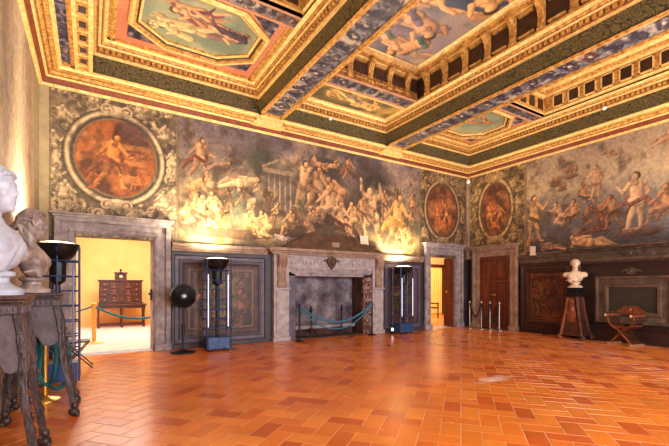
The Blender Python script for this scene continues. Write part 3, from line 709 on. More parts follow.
def picture_frame(w, pts, zc, wd, h, mi0=0, mi1=1):
    """mitred gilded frame around polygon pts (outer), stepping down then up"""
    n = len(pts); c = Vector((sum(p[0] for p in pts) / n, sum(p[1] for p in pts) / n))
    def inset(t):
        out = []
        for i in range(n):
            p0 = Vector(pts[i - 1]); p1 = Vector(pts[i]); p2 = Vector(pts[(i + 1) % n])
            e1 = (p1 - p0).normalized(); e2 = (p2 - p1).normalized()
            n1 = Vector((-e1.y, e1.x)); n2 = Vector((-e2.y, e2.x))
            if n1.dot(c - p1) < 0: n1 = -n1
            if n2.dot(c - p1) < 0: n2 = -n2
            b = (n1 + n2); b.normalize(); out.append(p1 + b * t / max(.3, b.dot(n1)))
        return out
    rings = []
    for t, z, mi in ((0, zc, mi0), (0, zc - h * .6, mi0), (wd * .15, zc - h, mi1), (wd * .4, zc - h, mi1), (wd * .45, zc - h * .7, mi0), (wd * .6, zc - h * .7, mi0), (wd * .62, zc - h * .2, mi0), (wd * .8, zc + .0, 2), (wd * .82, zc + h * .3, mi1), (wd, zc + h * .3, mi1), (wd, zc + h * .9, mi0)):
        rings.append(([w.v((p.x, p.y, z)) for p in inset(t)], mi))
    for (a, _), (b, mi) in zip(rings, rings[1:]):
        w.mi = mi
        for k in range(n): w.f([a[k], a[(k + 1) % n], b[(k + 1) % n], b[k]])
    w.mi = 0
def inside(pts):
    n = len(pts)
    def f(x, y):
        s = None
        for i in range(n):
            (ax, ay), (bx, by) = pts[i], pts[(i + 1) % n]
            c = (bx - ax) * (y - ay) - (by - ay) * (x - ax)
            if s is None: s = c > 0
            elif (c > 0) != s: return False
        return True
    return f
def octagon(cx, cy, hx, hy, ch=.5):
    a = hx * .455; b = hy * .47
    return [(cx - a, cy - hy), (cx + a, cy - hy), (cx + hx, cy - b), (cx + hx, cy + b), (cx + a, cy + hy), (cx - a, cy + hy), (cx - hx, cy + b), (cx - hx, cy - b)]

def octa_panel(x0, x1, y0, y1, cx, cy, hx, hy, label, seed, figs):
    """x0..y1 the pink field, octagonal painting within"""
    cvp = Canvas(x0, x1, y0, y1, .02, (196, 132, 104), seed)
    cvp.clouds((190, 106, 84), .4, seed, .45, .7, .5)
    r = random.Random(seed)
    for sx in (-1, 1):
        for sy in (-1, 1):
            ax = cx + sx * (hx - .02); ay = cy + sy * (hy - .02)
            tri = [(ax, ay), (ax - sx * hx * .42, ay), (ax, ay - sy * hy * .5)]
            m = np.vectorize(inside(tri))(cvp.X, cvp.Y).astype(float)
            cvp.mix(m, (96, 90, 112)); nn = cvp.fbm(.1, seed + 8); cvp.mix(m * np.clip((nn - .5) * 8, 0, 1), (40, 36, 56)); cvp.mix(m * np.clip((.4 - nn) * 8, 0, 1), (176, 160, 150))
    P = octagon(cx, cy, hx, hy); ins = inside(octagon(cx, cy, hx - .1, hy - .1))
    t = thing('ceiling_painting', label, 'ceiling painting', (cx, cy, ZP))
    canvas_mesh('painted_border', cvp, lambda u, v, d: (u, v, ZP + d), M['canvas'], t, keep=lambda a, b: not ins(a, b))
    w = MB(); w.mi = 0
    for xa, xb in ((x0, x0 + .13), (x1 - .13, x1)): w.box((xa, y0, ZP - .03), (xb, y1, ZP)); w.box((xa + .05, y0, ZP - .045), (xb - .03, y1, ZP - .03))
    w.box((x0, y1 - .08, ZP - .03), (x1, y1, ZP)); picture_frame(w, P, ZP, .22, .07); w.build('frame', [M['gold'], M['gold_l'], M['darkwood']], t)
    cv = Canvas(cx - hx, cx + hx, cy - hy, cy + hy, .018, (130, 140, 118), seed + 1)
    cv.vgrad([(0, (142, 150, 130)), (.5, (124, 138, 124)), (1, (150, 152, 122))])
    cv.clouds((184, 178, 140), .8, seed + 2, .45, .7, .8); cv.clouds((86, 104, 100), .6, seed + 6, .5, .7, .5)
    for f in figs: figure(cv, *f)
    inn = inside(octagon(cx, cy, hx - .15, hy - .15))
    canvas_mesh('painted_panel', cv, lambda u, v, d: (u, v, ZP + .06 + d), M['canvas'], t, keep=inn)
    return t
# figures are seen from below with their heads towards the back wall side or away: drawn lying across
octa_panel(.29, 3.39, 6.93, 9.21, 1.87, 7.95, 1.27, 1.0, 'octagonal gilt framed ceiling painting of floating figures with pink corners, at the left', 71,
           [(1.6, 7.7, 1.35, 'fly', 1, (214, 184, 140), (60, 50, 44), (206, 180, 130), 1.4), (1.7, 7.2, 1.2, 'fly', 1, (206, 160, 120), (80, 50, 40), (120, 62, 86), 1.4), (2.25, 7.45, 1.25, 'fly', -1, (206, 152, 112), (60, 44, 38), (128, 92, 96), 1.4), (2.45, 7.75, .7, 'lie', -1, (76, 64, 82), (60, 50, 60), (70, 56, 80), 1.8), (1.2, 8.05, .7, 'fly', 1, (216, 190, 140), (60, 50, 60), None, 1.4)])
octa_panel(8.79, 11.48, 6.95, 9.21, 10.14, 8.0, 1.15, 1.02, 'small octagonal gilt ceiling painting in the far corner bay above the double door', 81,
           [(10.0, 7.9, .9, 'lie', 1, (216, 150, 92), (60, 50, 44), (196, 110, 60)), (10.4, 7.5, .8, 'fly', -1, (206, 142, 92), (80, 50, 40), (150, 80, 60))])
# reclining figure panel in the middle bay
t = thing('ceiling_painting', 'long rectangular ceiling painting of one reclining nude in the middle bay near the back wall', 'ceiling painting', (6.06, 8.8, ZP))
cv = Canvas(4.56, 7.57, 8.36, 9.21, .018, (120, 110, 70), 5)
cv.vgrad([(0, (192, 150, 70)), (.45, (164, 136, 74)), (1, (66, 66, 54))]); cv.clouds((70, 70, 60), .5, 91, .45, .65, .8); cv.clouds((206, 160, 84), .4, 95, .5, .7, .6)
figure(cv, 6.15, 8.48, 1.55, 'lie', -1, (224, 178, 112), (70, 50, 40), (150, 138, 128), 1.3); figure(cv, 6.9, 8.46, .75, 'sit', -1, (214, 160, 100), (70, 50, 40), None, 1.1); figure(cv, 5.3, 8.5, .6, 'kneel', 1, (206, 156, 100), (70, 50, 40), None, 1.1)
canvas_mesh('painted_panel', cv, lambda u, v, d: (u, v, ZP + d), M['canvas'], t, back=-.02)
w = MB(); w.mi = 0
w.box((4.56, 9.17, ZP - .03), (7.57, 9.21, ZP)); w.box((7.53, 8.36, ZP - .03), (7.57, 9.21, ZP)); w.box((4.56, 8.32, ZP - .035), (7.57, 8.38, ZP + .0)); w.box((4.56, 8.36, ZP - .03), (4.6, 9.21, ZP))
w.build('frame', M['gold_l'], t)
# cross strips painted with grotesques
n = 13
for (x0, x1, y0, y1, sd) in ((.29, 3.39, 6.56, 6.93, 61), (4.56, 7.57, 7.83, 8.32, 62), (8.79, 11.48, 6.56, 6.95, 63)):
    w = MB(); w.box((x0, y0, ZP), (x1, y1, ZP + .2)); w.mi = 1
    w.box((x0, y0, ZP - .03), (x1, y0 + .05, ZP)); w.box((x0, y1 - .05, ZP - .03), (x1, y1, ZP))
    t = struct(w.build('trim_%d' % n, [M['gold_d'], M['pink']])); n += 1
    cv = grotesque(x0 + .02, x1 - .02, y0 + .05, y1 - .05, sd, (120, 118, 128))
    canvas_mesh('painted_strip', cv, lambda u, v, d: (u, v, ZP - .006 + d), M['canvas'], t)

# deep coffers
def bracket_mb(fn):
    """S-scroll console; fn(along, out, z)"""
    w = MB(fn)
    prof = [(.0, .0), (.05, .0), (.075, .03), (.06, .09), (.05, .2), (.07, .32), (.13, .42), (.19, .47), (.2, .52), (.17, .56), (.0, .56)]
    w.prism(prof, lambda u, v, t_: (t_, u, v), -.07, .07)
    for k in (-.035, 0, .035): w.prism([(a + .012, b) for a, b in prof[1:-1]] + [(0, .5), (0, .05)], lambda u, v, t_: (t_, u, v), k - .008, k + .008)
    w.box((-.085, 0, .56), (.085, .21, .60)); w.box((-.08, 0, -.03), (.08, .08, .0))
    return w
def deep(x0, x1, y0, y1, n, kind, label, seed, figs, ground):
    w = MB()
    if kind == 'bracket':
        prof = [(0, ZP - .02, 0), (-.02, ZP + .0, 0), (-.02, ZP + .04, 1), (-.06, ZP + .05, 1), (-.06, 7.2, 2), (0, 7.2, 1), (0, 7.24, 1), (.1, 7.26, 0), (.12, 7.3, 0), (.22, 7.33, 1), (.25, 7.36, 1)]
        zt = 7.35
    else:
        prof = [(0, ZP - .02, 0), (.0, ZP + .06, 1), (.03, ZP + .08, 1), (.03, 7.12, 0), (.06, 7.13, 1), (.08, 7.18, 1), (.14, 7.2, 0), (.16, 7.26, 0), (.24, 7.3, 1), (.3, 7.36, 1), (.36, 7.38, 0)]
        zt = 7.37
    sweep_rect(w, x0, x1, y0, y1, prof)
    if kind != 'bracket':
        y = y1 - .45
        while y > 1.4:
            w.mi = 2; w.box((x1 - .045, y - .125, 6.76), (x1 - .01, y + .125, 7.06))
            w.mi = 1
            w.box((x1 - .06, y - .155, 6.73), (x1 - .03, y - .125, 7.09)); w.box((x1 - .06, y + .125, 6.73), (x1 - .03, y + .155, 7.09)); w.box((x1 - .06, y - .155, 7.06), (x1 - .03, y + .155, 7.09)); w.box((x1 - .06, y - .155, 6.73), (x1 - .03, y + .155, 6.76)); y -= .42
        x = x0 + .35
        while x < x1 - .2:
            w.mi = 2; w.box((x - .125, y1 - .045, 6.76), (x + .125, y1 - .01, 7.06)); x += .42
    else:
        w.mi = 0
        ys = np.arange(y1 - .35, 1.6, -.62); xs_ = np.arange(x1 - .35, x0, -.62)
        for y in ys: w.box((x1 - .02, y - .47, ZP + .08), (x1 + .055, y - .13, ZP + .11)); w.box((x1 - .02, y - .47, 7.12), (x1 + .055, y - .13, 7.16))
        for x in xs_: w.box((x - .47, y1 - .02, ZP + .08), (x - .13, y1 + .055, ZP + .11)); w.box((x - .47, y1 - .02, 7.12), (x - .13, y1 + .055, 7.16))
    t = struct(w.build('trim_%d' % n, [M['gold'], M['gold_l'], M['darkwood']]))
    if kind == 'bracket':
        for y in ys:
            bracket_mb(lambda a, o_, z, y=y: (x1 + .05 - o_, y + a, ZP + .06 + z)).build('bracket', M['gold'], t)
        for x in xs_:
            bracket_mb(lambda a, o_, z, x=x: (x + a, y1 + .05 - o_, ZP + .06 + z)).build('bracket', M['gold'], t)
    tt = thing('ceiling_painting', label, 'ceiling painting', ((x0 + x1) / 2, (y0 + y1) / 2, zt))
    cv = Canvas(x0 + .2, x1 - .2, max(y0 + .2, 1.2), y1 - .2, .022, ground, seed)
    cv.clouds((128, 118, 138), .9, seed, .4, .7, .8); cv.clouds((190, 160, 120), .8, seed + 3, .5, .7, .7); cv.clouds((70, 80, 90), .6, seed + 5, .5, .72, .6)
    for f in figs: figure(cv, *f)
    canvas_mesh('painted_panel', cv, lambda u, v, d: (u, v, zt + d), M['canvas'], tt, back=-.03)
    return tt
deep(4.56, 7.57, -.1, 7.83, 16, 'bracket', 'largest ceiling painting, tangled nude figures, framed by gilt scroll brackets in the middle bay', 101,
     [(5.2, 7.0, 1.3, 'fly', 1, (150, 120, 110), (80, 60, 50), (90, 100, 110), 1.3), (6.7, 7.0, 1.2, 'lie', 1, (200, 150, 120), (80, 60, 50), (120, 130, 130), 1.4), (5.9, 6.75, 1.7, 'lie', -1, (210, 160, 126), (80, 60, 50), (104, 124, 120), 1.4), (6.6, 6.3, 1.8, 'kneel', -1, (206, 152, 112), (80, 60, 50), (84, 112, 110), 1.35), (5.3, 6.1, 1.6, 'sit', 1, (170, 130, 110), (60, 50, 50), (110, 96, 120), 1.4), (6.1, 5.7, 1.9, 'fly', -1, (196, 150, 116), (60, 50, 50), (120, 104, 124), 1.4),
      (6.6, 5.1, 2.0, 'lie', 1, (206, 156, 110), (60, 44, 40), (100, 110, 90), 1.4), (5.4, 4.9, 1.6, 'walk', 1, (180, 134, 104), (60, 44, 40), (70, 70, 90), 1.4), (6.5, 4.3, 2.1, 'fly', -1, (222, 170, 110), (60, 44, 40), (60, 70, 90), 1.4), (6.3, 3.6, 1.9, 'lie', 1, (220, 162, 100), (60, 44, 40), (70, 90, 110), 1.4), (6.9, 3.0, 1.6, 'sit', -1, (220, 166, 110), (60, 44, 40), None, 1.3)], (150, 134, 130))
deep(.29, 3.39, 1.1, 6.56, 17, 'panel', 'ceiling painting deep in the left bay beyond the octagon, barely seen past its dark coffer', 111, [(1.8, 5.2, 1.4, 'lie', 1, (214, 166, 132))], (120, 110, 110))
deep(8.79, 11.48, 1.1, 6.56, 18, 'panel', 'ceiling painting deep in the right bay, behind the gilt frieze of small dark squares', 121, [(9.8, 5.2, 1.4, 'lie', 1, (214, 166, 132)), (10.2, 3.6, 1.4, 'fly', 1, (206, 156, 120))], (120, 106, 100))
# two small white detectors on the ceiling mouldings
def detector(x, y, z, label):
    w = MB(); w.lathe([(0, -.07), (.03, -.065), (.05, -.04), (.055, -.01), (.055, 0)], (x, y, z), 16)
    tag(w.build('ceiling_detector', M['white'], smooth=True, origin=(x, y, z)), label, 'detector')
detector(5.75, YA - .46, 6.30, 'small round white detector on the gilt moulding below the reclining ceiling painting')
detector(XB - .47, 5.02, 6.32, 'small round white detector on the gilt moulding along the right wall')
#SECTION2
for o in list(C.objects):
    if o.parent is None and (o.name.startswith(('trim', 'wall_mural', 'ceiling'))): o.location.z -= .04

# =================================================================== DADO, LEDGES
def sweep_wall(w, s0, s1, z0, z1, prof):
    rings = []
    for i, d, mi in prof:
        rings.append(([w.v(q) for q in ((s0 + i, d, z0 + i), (s1 - i, d, z0 + i), (s1 - i, d, z1 - i), (s0 + i, d, z1 - i))], mi))
    for (a, _), (b, mi) in zip(rings, rings[1:]):
        w.mi = mi
        for k in range(4): w.f([a[k], a[(k + 1) % 4], b[(k + 1) % 4], b[k]])
    w.mi = 0
def ledge(tf, s0, s1, n, m, z=2.33, d=.16):
    w = MB(tf)
    w.box((s0, 0, z), (s1, d * .35, z + .05)); w.box((s0, 0, z + .05), (s1, d * .55, z + .11)); w.box((s0, 0, z + .11), (s1, d, z + .16)); w.box((s0, 0, z + .16), (s1, d * .8, z + .19))
    struct(w.build('trim_%d' % n, m, bevel=.008))
ledge(TA, 1.62, 4.02, 20, M['stone_w']); ledge(TA, 8.02, 9.76, 21, M['stone_w'])

def dado_panel(tf, s0, s1, z0, z1, label, org, mats, seed, ground, bronze, inn=.34, zin=.34):
    t = thing('dado_panel', label, 'wall panel', org)
    w = MB(tf)
    sweep_wall(w, s0, s1, z0, z1, [(0, .0, 0), (0, .05, 0), (.06, .05, 1), (.08, .02, 1), (.16, .02, 0), (.18, .05, 0), (.24, .05, 1), (.25, .03, 2), (.30, .015, 2), (inn, .012, 2)])
    w.build('frame', mats, t)
    cv = Canvas(s0 + inn, s1 - inn, z0 + inn, z1 - inn, .018, ground, seed)
    cv.clouds(tuple(v * .6 for v in ground), .4, seed, .4, .65, .8); cv.clouds(bronze, .3, seed + 3, .55, .8, .5)
    r = random.Random(seed); cx = (s0 + s1) / 2; W = (s1 - s0) / 2 - inn - .05
    for q in range(20):
        x = r.uniform(0, W); y = r.uniform(z0 + inn + .1, z1 - inn - .1); R = r.uniform(.06, .13); a = r.uniform(0, 6); k = r.uniform(.7, 1.15)
        for sx in (-1, 1): cv.curl(cx + sx * x, y, R, a if sx > 0 else PI - a, 1.1, R * .17, tuple(v * k for v in bronze), sx)
    H = z1 - z0 - 2 * inn
    for sx, p in ((-1, 'sit'), (1, 'sit'), (-1, 'walk'), (1, 'stand'), (-1, 'bend'), (1, 'reach')):
        figure(cv, cx + sx * W * (.62 if p in ('sit', 'bend') else .26), z0 + inn + H * (.1 if p in ('sit', 'bend') else .2), H * .7, p, -sx, tuple(v * r.uniform(.7, 1.05) for v in bronze), tuple(v * .4 for v in bronze), tuple(v * .6 for v in bronze), 1.3)
    cv.clouds(tuple(v * .7 for v in ground), .16, seed + 12, .5, .75, .7)
    e = np.minimum.reduce([cv.X - cv.x0, cv.x1 - cv.X, cv.Y - cv.y0, cv.y1 - cv.Y]); cv.mix(((e > .05) & (e < .08)).astype(float) * .7, bronze)
    canvas_mesh('painted_panel', cv, lambda u, v, d: tf(u, .013 + d, v), M['inlay'], t)
    return t
pm = [M['dado_l'], M['dado'], M['dado_d']]
dado_panel(TA, 1.62, 4.02, .05, 2.3, 'dark violet painted wall panel with bronze scrollwork, left of the fireplace', (2.8, YA, 0), pm, 201, (74, 50, 44), (156, 110, 72))
dado_panel(TA, 8.02, 9.72, .05, 2.3, 'dark painted wall panel between the fireplace and the open doorway near the corner', (8.9, YA, 0), pm, 202, (66, 42, 40), (130, 86, 58))
pr = [M['woodred'], M['woodred'], M['woodredl']]
dado_panel(TB, 2.16, 3.86, .12, 2.22, 'red brown wall panel with faint bronze figures, between the double door and white bust', (XB, YA - 3, 0), [M['woodred'], M['woodred2'], M['woodred']], 203, (74, 32, 18), (128, 70, 38), .3)
# right wall base, ledges and stone field
w = MB(TB); w.box((2.14, 0, 0), (12, .06, .12)); w.box((3.86, 0, .0), (12, .22, .38)); w.box((3.86, 0, .38), (12, .26, .44))
struct(w.build('baseboard_right', M['woodred2'], bevel=.01))
w = MB(TA); w.box((1.6, 0, 0), (4.05, .08, .1)); w.box((8.0, 0, 0), (9.76, .08, .1)); struct(w.build('baseboard_back', M['dado'], bevel=.008))
w = MB(TB); w.box((2.1, 0, 2.24), (3.95, .07, 2.40)); w.box((2.1, 0, 2.40), (3.95, .13, 2.46)); w.box((2.1, 0, 2.46), (3.95, .09, 2.5)); struct(w.build('trim_22', M['browns'], bevel=.008))
w = MB(TB)
w.box((3.86, 0, 2.14), (12, .14, 2.18)); w.box((3.86, 0, 2.18), (12, .24, 2.27)); w.box((3.86, 0, 2.27), (12, .11, 2.48)); w.box((3.86, 0, 2.48), (12, .2, 2.53)); w.box((3.86, 0, 2.53), (12, .32, 2.61))
w.box((3.86, 0, .44), (4.05, .10, 2.14))
struct(w.build('trim_23', M['browns'], bevel=.01))
t = thing('overmantel_panel', 'grey carved stone wall panel around a dark rectangular screen, behind the folding armchair', 'wall panel', (XB, YA - 5.3, 0))
w = MB(TB); w.box((4.05, 0, .44), (7.4, .05, 2.14)); w.build('stone_field', M['woodred2'], t)
w = MB(TB); sweep_wall(w, 4.46, 6.16, .50, 1.76, [(0, .05, 0), (0, .11, 0), (.05, .11, 1), (.07, .08, 1), (.2, .08, 0), (.22, .12, 0), (.28, .12, 1), (.32, .06, 1)]); w.build('frame', [M['browns'], M['hood']], t)
w = MB(TB); w.box((4.76, .04, .80), (5.86, .065, 1.46)); w.build('screen', M['slate'], t)
for k, (x, z) in enumerate(((5.3, 2.37), (5.3, 1.90))):
    w = MB(TB); dd = .11 if k == 0 else .05
    w.prism([(-.1, -.06), (-.04, -.09), (0, -.1), (.04, -.09), (.1, -.06), (.13, .02), (.07, .08), (0, .1), (-.07, .08), (-.13, .02)], lambda u, v, t_: (x + u, dd + t_, z + v), 0, .035)
    for q in (-1, 1):
        w.tube([(x + q * (.12 + .1 * i / 5), dd + .02, z + .04 * math.sin(i * 1.3)) for i in range(6)], .022, 6, .008)
    w.sphere((x, dd + .04, z), (.05, .03, .05), 10, 6)
    w.build('carved_ornament', M['browns'], t, smooth=True)

# =================================================================== DOORWAYS
def door_frame(tf, o0, o1, top, w_=.34, cap=True):
    w = MB(tf)
    for a, b, d in ((0, w_, .05), (.03, w_ * .3, .08), (w_ * .3, w_ * .62, .065), (w_ * .7, w_, .12)):
        w.box((o0 - b, 0, 0), (o0 - a, d, top + a)); w.box((o1 + a, 0, 0), (o1 + b, d, top + a)); w.box((o0 - b, 0, top + a), (o1 + b, d, top + b))
    w.box((o0 - w_ - .02, 0, 0), (o0 - .0, .14, .16)); w.box((o1, 0, 0), (o1 + w_ + .02, .14, .16))
    if cap:
        w.box((o0 - w_ - .03, 0, top + w_ - .02), (o1 + w_ + .03, .17, top + w_ + .03)); w.box((o0 - w_ - .07, 0, top + w_ + .03), (o1 + w_ + .07, .22, top + w_ + .07))
    return w
def reveal(tf, o0, o1, top, thick=TH):
    w = MB(tf); w.box((o0 - .001, -thick, 0), (o0 + .03, 0, top)); w.box((o1 - .03, -thick, 0), (o1 + .001, 0, top)); w.box((o0, -thick, top - .03), (o1, 0, top + .001)); w.box((o0, -thick, -.002), (o1, 0, .004)); return w
def door_leaf(fn, wd, h, mats, parent, panels=3, th=.045):
    """fn(u,v,d): along leaf, up, outwards"""
    w = MB(fn); w.box((0, 0, -th / 2), (wd, h, th / 2))
    ph = (h - .12 * (panels + 1)) / panels
    for k in range(panels):
        z = .12 + k * (ph + .12)
        for sd in (1, -1):
            w.mi = 1
            for a, b in (((.08, z), (wd - .08, z + .03)), ((.08, z + ph - .03), (wd - .08, z + ph)), ((.08, z), (.11, z + ph)), ((wd - .11, z), (wd - .08, z + ph))):
                w.box((a[0], a[1], sd * th / 2 - .012), (b[0], b[1], sd * th / 2 + .014))
            w.mi = 0; w.box((.16, z + .08, sd * th / 2 - .01), (wd - .16, z + ph - .08, sd * th / 2 + .012))
    return w.build('door_leaf', mats, parent, bevel=.004)
t = struct(thing('door_1', None, None, (.48, YA, 0)))
door_frame(TA, D1[0], D1[1], D1[2]).build('frame', M['stone'], t, bevel=.008)
reveal(TA, D1[0], D1[1], D1[2]).build('reveal', M['stone'], t)
w = MB(TA); w.box((1.15, -.2, 1.28), (1.22, -.06, 1.34)); w.box((1.18, -.16, 1.16), (1.22, -.1, 1.42)); w.build('latch', M['ironm'], t, bevel=.004)
t = struct(thing('door_2', None, None, (10.8, YA, 0)))
door_frame(TA, D2[0], D2[1], D2[2], .33).build('frame', M['stone'], t, bevel=.008)
reveal(TA, D2[0], D2[1], D2[2]).build('reveal', M['stone'], t)
lf = door_leaf(lambda u, v, d: (11.36 + d, YA + .02 + u, .02 + v), .44, 2.52, [M['woodredl'], M['woodred']], t, 3)
w = MB(); w.sphere((11.31, YA + .30, 1.3), .035, 10, 6); w.build('door_knob', M['brass'], lf, smooth=True)
t = struct(thing('door_3', None, None, (XB, YA - 1.2, 0)))
door_frame(TB, .6, 1.77, 2.56, .32).build('frame', M['stone_w'], t, bevel=.008)
for a in (.6, 1.19):
    lf = door_leaf(lambda u, v, d, a=a: (XB - .05 - d, YA - a - u, .02 + v), .58, 2.53, [M['woodredl'], M['woodred']], t, 3)
    w = MB(); kx = 1.13 if a == .6 else 1.24; w.sphere((XB - .1, YA - kx, 1.2), .028, 10, 6); w.build('door_knob', M['brass'], lf, smooth=True)

# =================================================================== FIREPLACE
t = thing('fireplace', 'large grey stone fireplace with carved mantel and blackened open hearth, centre of the long wall', 'fireplace', (5.97, YA, 0))
def side(s0, s1, f0, f1):
    w = MB(TA); w.box((s0, 0, .12), (s1, .14, 2.36)); w.box((s0 - .03, 0, 0), (s1 + .03, .18, .12)); w.box((s0 + .07, 0, .2), (s1 - .07, .165, 1.38)); w.box((s0 - .02, 0, 1.4), (s1 + .02, .18, 1.46))
    w.build('pilaster', M['stonel'], t, bevel=.01)
    w = MB(TA); w.box((f0, -.05, 0), (f1, .09, 1.9)); return w
side(4.17, 4.62, 4.62, 4.84).build('jamb', M['dado_l'], t, bevel=.01)
side(7.5, 7.93, 7.17, 7.5).build('jamb', M['rust'], t, bevel=.01)
w = MB(TA); w.box((4.62, -.05, 1.78), (7.5, .09, 1.98)); w.box((4.7, 0, 1.84), (7.42, .12, 1.88)); w.build('inner_lintel', M['stone'], t, bevel=.01)
w = MB(TA); w.box((4.5, 0, 1.98), (7.62, .13, 2.36)); w.box((4.62, 0, 2.03), (7.5, .155, 2.07)); w.box((4.62, 0, 2.29), (7.5, .155, 2.33))
for k in range(22):
    x = 4.72 + k * .12
    if abs(x - 5.97) > .24: w.prism([(-.035, -.06), (.035, -.06), (.045, .03), (0, .07), (-.045, .03)], lambda u, v, q, x=x: (x + u, .13 + q, 2.18 + v), 0, .02)
w.build('frieze', M['stonel'], t, bevel=.004)
w = MB(TA); w.box((4.08, 0, 2.36), (8.03, .22, 2.41)); w.box((4.02, 0, 2.41), (8.08, .28, 2.45)); w.box((3.96, 0, 2.45), (8.12, .36, 2.50)); w.box((4.0, 0, 2.50), (8.1, .33, 2.53))
w.build('mantel_shelf', M['stone_w'], t, bevel=.01)
for s in (4.395, 7.715):
    w = MB(TA)
    w.prism([(.14, 1.46), (.2, 1.48), (.22, 1.56), (.18, 1.64), (.17, 1.8), (.2, 2.0), (.27, 2.14), (.3, 2.26), (.26, 2.36), (.14, 2.36)], lambda u, v, q, s=s: (s + q, u, v), -.13, .13)
    for q in (-.08, 0, .08): w.prism([(.14, 1.6), (.2, 1.64), (.19, 1.8), (.22, 2.0), (.29, 2.14), (.32, 2.24), (.14, 2.3)], lambda u, v, r_, s=s, q=q: (s + q + r_, u, v), -.02, .02)
    w.build('scroll_console', M['stone_w'], t, bevel=.01)
w = MB(TA)
w.prism([(-.13, 2.32), (-.16, 2.2), (-.08, 2.06), (0, 1.98), (.08, 2.06), (.16, 2.2), (.13, 2.32), (0, 2.36)], lambda u, v, q: (5.97 + u, .13 + q, v), 0, .07); w.sphere((5.97, .21, 2.2), (.07, .06, .09), 12, 8)
for q in (-1, 1): w.tube([(5.97 + q * (.1 + .03 * i), .18, 2.26 - .05 * abs(math.sin(i * .8))) for i in range(8)], .025, 6, .008)
w.build('carved_mask', M['hood'], t, smooth=True)
w = MB(TA); w.hexa([(4.3, 0, 2.53), (7.85, 0, 2.53), (7.85, .3, 2.53), (4.3, .3, 2.53)], [(5.3, 0, 3.02), (6.75, 0, 3.02), (6.75, .04, 3.02), (5.3, .04, 3.02)])
w.build('hood', M['hood'], t, bevel=.01)
w = MB()   # firebox
w.box((4.72, 10.36, 0), (7.3, 10.42, 1.95)); w.mi = 1; w.box((7.15, YA + .02, 0), (7.25, 10.36, 1.95)); w.box((4.7, YA + .02, 0), (4.80, 10.36, 1.95)); w.box((4.72, YA + .02, 1.85), (7.3, 10.42, 1.95))
w.mi = 1; w.box((4.8, YA - .04, .0), (7.2, 10.36, .03))
w.build('firebox', [M['firestone'], M['soot']], t)
w = MB(); w.box((4.95, 10.12, .24), (7.1, 10.34, .34)); w.mi = 1; w.box((5.05, 10.18, .03), (7.0, 10.34, .24)); w.build('hearth_ledge', [M['stone'], M['soot']], t, bevel=.01)
w = MB(TA); w.hexa([(5.95, .24, 2.56), (6.2, .24, 2.56), (6.2, .26, 2.54), (5.95, .26, 2.54)], [(5.95, .20, 2.78), (6.2, .20, 2.78), (6.2, .22, 2.78), (5.95, .22, 2.78)])
tag(w.build('notice_plaque', M['stone_w'], origin=(6.08, YA - .25, 2.54), bevel=.004), 'pale stone plaque leaning on the fireplace hood above its carved mask', 'plaque')
w = MB(TA); w.hexa([(7.02, .15, 2.74), (7.32, .15, 2.74), (7.32, .17, 2.74), (7.02, .17, 2.74)], [(7.02, .09, 3.06), (7.32, .09, 3.06), (7.32, .11, 3.06), (7.02, .11, 3.06)])
tag(w.build('notice_card', M['card'], origin=(7.17, YA - .14, 2.74)), 'small blank white card on the right slope of the fireplace hood', 'card')
w = MB(TB); w.box((2.55, .10, 2.50), (2.72, .125, 2.78)); w.box((2.53, .09, 2.49), (2.74, .14, 2.51)); tag(w.build('notice_card', M['card'], origin=(XB - .1, YA - 2.6, 2.49)), 'small white card standing on the right wall ledge beside the double door', 'card')

# andirons
def andiron():
    t = thing('andiron', 'x', 'andiron', (0, 0, 0))
    w = MB(); w.lathe([(.025, .1), (.03, .2), (.018, .22), (.022, .5), (.035, .54), (.018, .58), (.02, .7), (.04, .74), (.045, .79), (.02, .83), (.03, .87), (0, .91)], n=12); w.build('post', M['ironm'], t, smooth=True)
    for q in (-1, 1):
        w = MB(); w.tube([(q * .0, 0, .24), (q * .07, -.01, .22), (q * .13, -.02, .13), (q * .15, -.03, .05), (q * .19, -.03, .018), (q * .23, -.03, .03), (q * .23, -.03, .06)], .02, 8, .014); w.build('foot', M['ironm'], t, smooth=True)
    w = MB(); w.box((-.015, 0, .12), (.015, .1, .16)); w.build('log_bar', M['ironm'], t)
    return t
a1 = andiron(); a2 = copy_tree(a1)
a1.location = (5.44, 9.98, .03); a1['label'] = 'black iron andiron in the fireplace, left of the pair'; a1['group'] = 'andirons'
a2.location = (6.5, 9.98, .03); a2['label'] = 'black iron andiron in the fireplace, right of the pair'; a2['group'] = 'andirons'

# =================================================================== BARRIER POSTS AND ROPES
def stanchion(m, h=1.0, r=.022, base=.15):
    t = thing('barrier_post', 'x', 'barrier post', (0, 0, 0))
    w = MB(); w.lathe([(base, 0), (base, .012), (base * .7, .03), (r * 1.6, .045), (r, .06)], n=20); w.build('base', m, t, smooth=True)
    w = MB(); w.lathe([(r, .05), (r, h - .1)], n=12); w.build('pole', m, t, smooth=True)
    w = MB(); w.lathe([(r, h - .1), (r * 1.5, h - .095), (r * 1.5, h - .05), (r, h - .045), (r * 1.3, h - .02), (0, h)], n=12); w.build('finial', m, t, smooth=True)
    return t
def put(t, loc, label, group=None, rz=0):
    t.location = loc; t.rotation_euler = (0, 0, rz); t['label'] = label
    if group: t['group'] = group
    return t
def rope(p, q, sag, r, m, label, group=None, n=18):
    p = Vector(p); q = Vector(q); pts = []
    for i in range(n + 1):
        f = i / n; v = p.lerp(q, f); v.z -= sag * (1 - (2 * f - 1) ** 2); pts.append(v)
    w = MB(); w.tube(pts, r, 8); o = w.build('barrier_rope', m, smooth=True, origin=p)
    return tag(o, label, 'rope', group)
P4 = [(11.6, 9.34), (11.70, 8.92), (11.70, 8.57), (11.70, 8.21)]
s0 = stanchion(M['steel'])
LB = ['steel barrier post nearest the room corner, between the open and closed doors', 'steel barrier post before the left leaf of the double door, second from the corner', 'steel barrier post before the middle of the double door, third from the corner', 'steel barrier post before the right leaf of the double door, farthest from the corner']
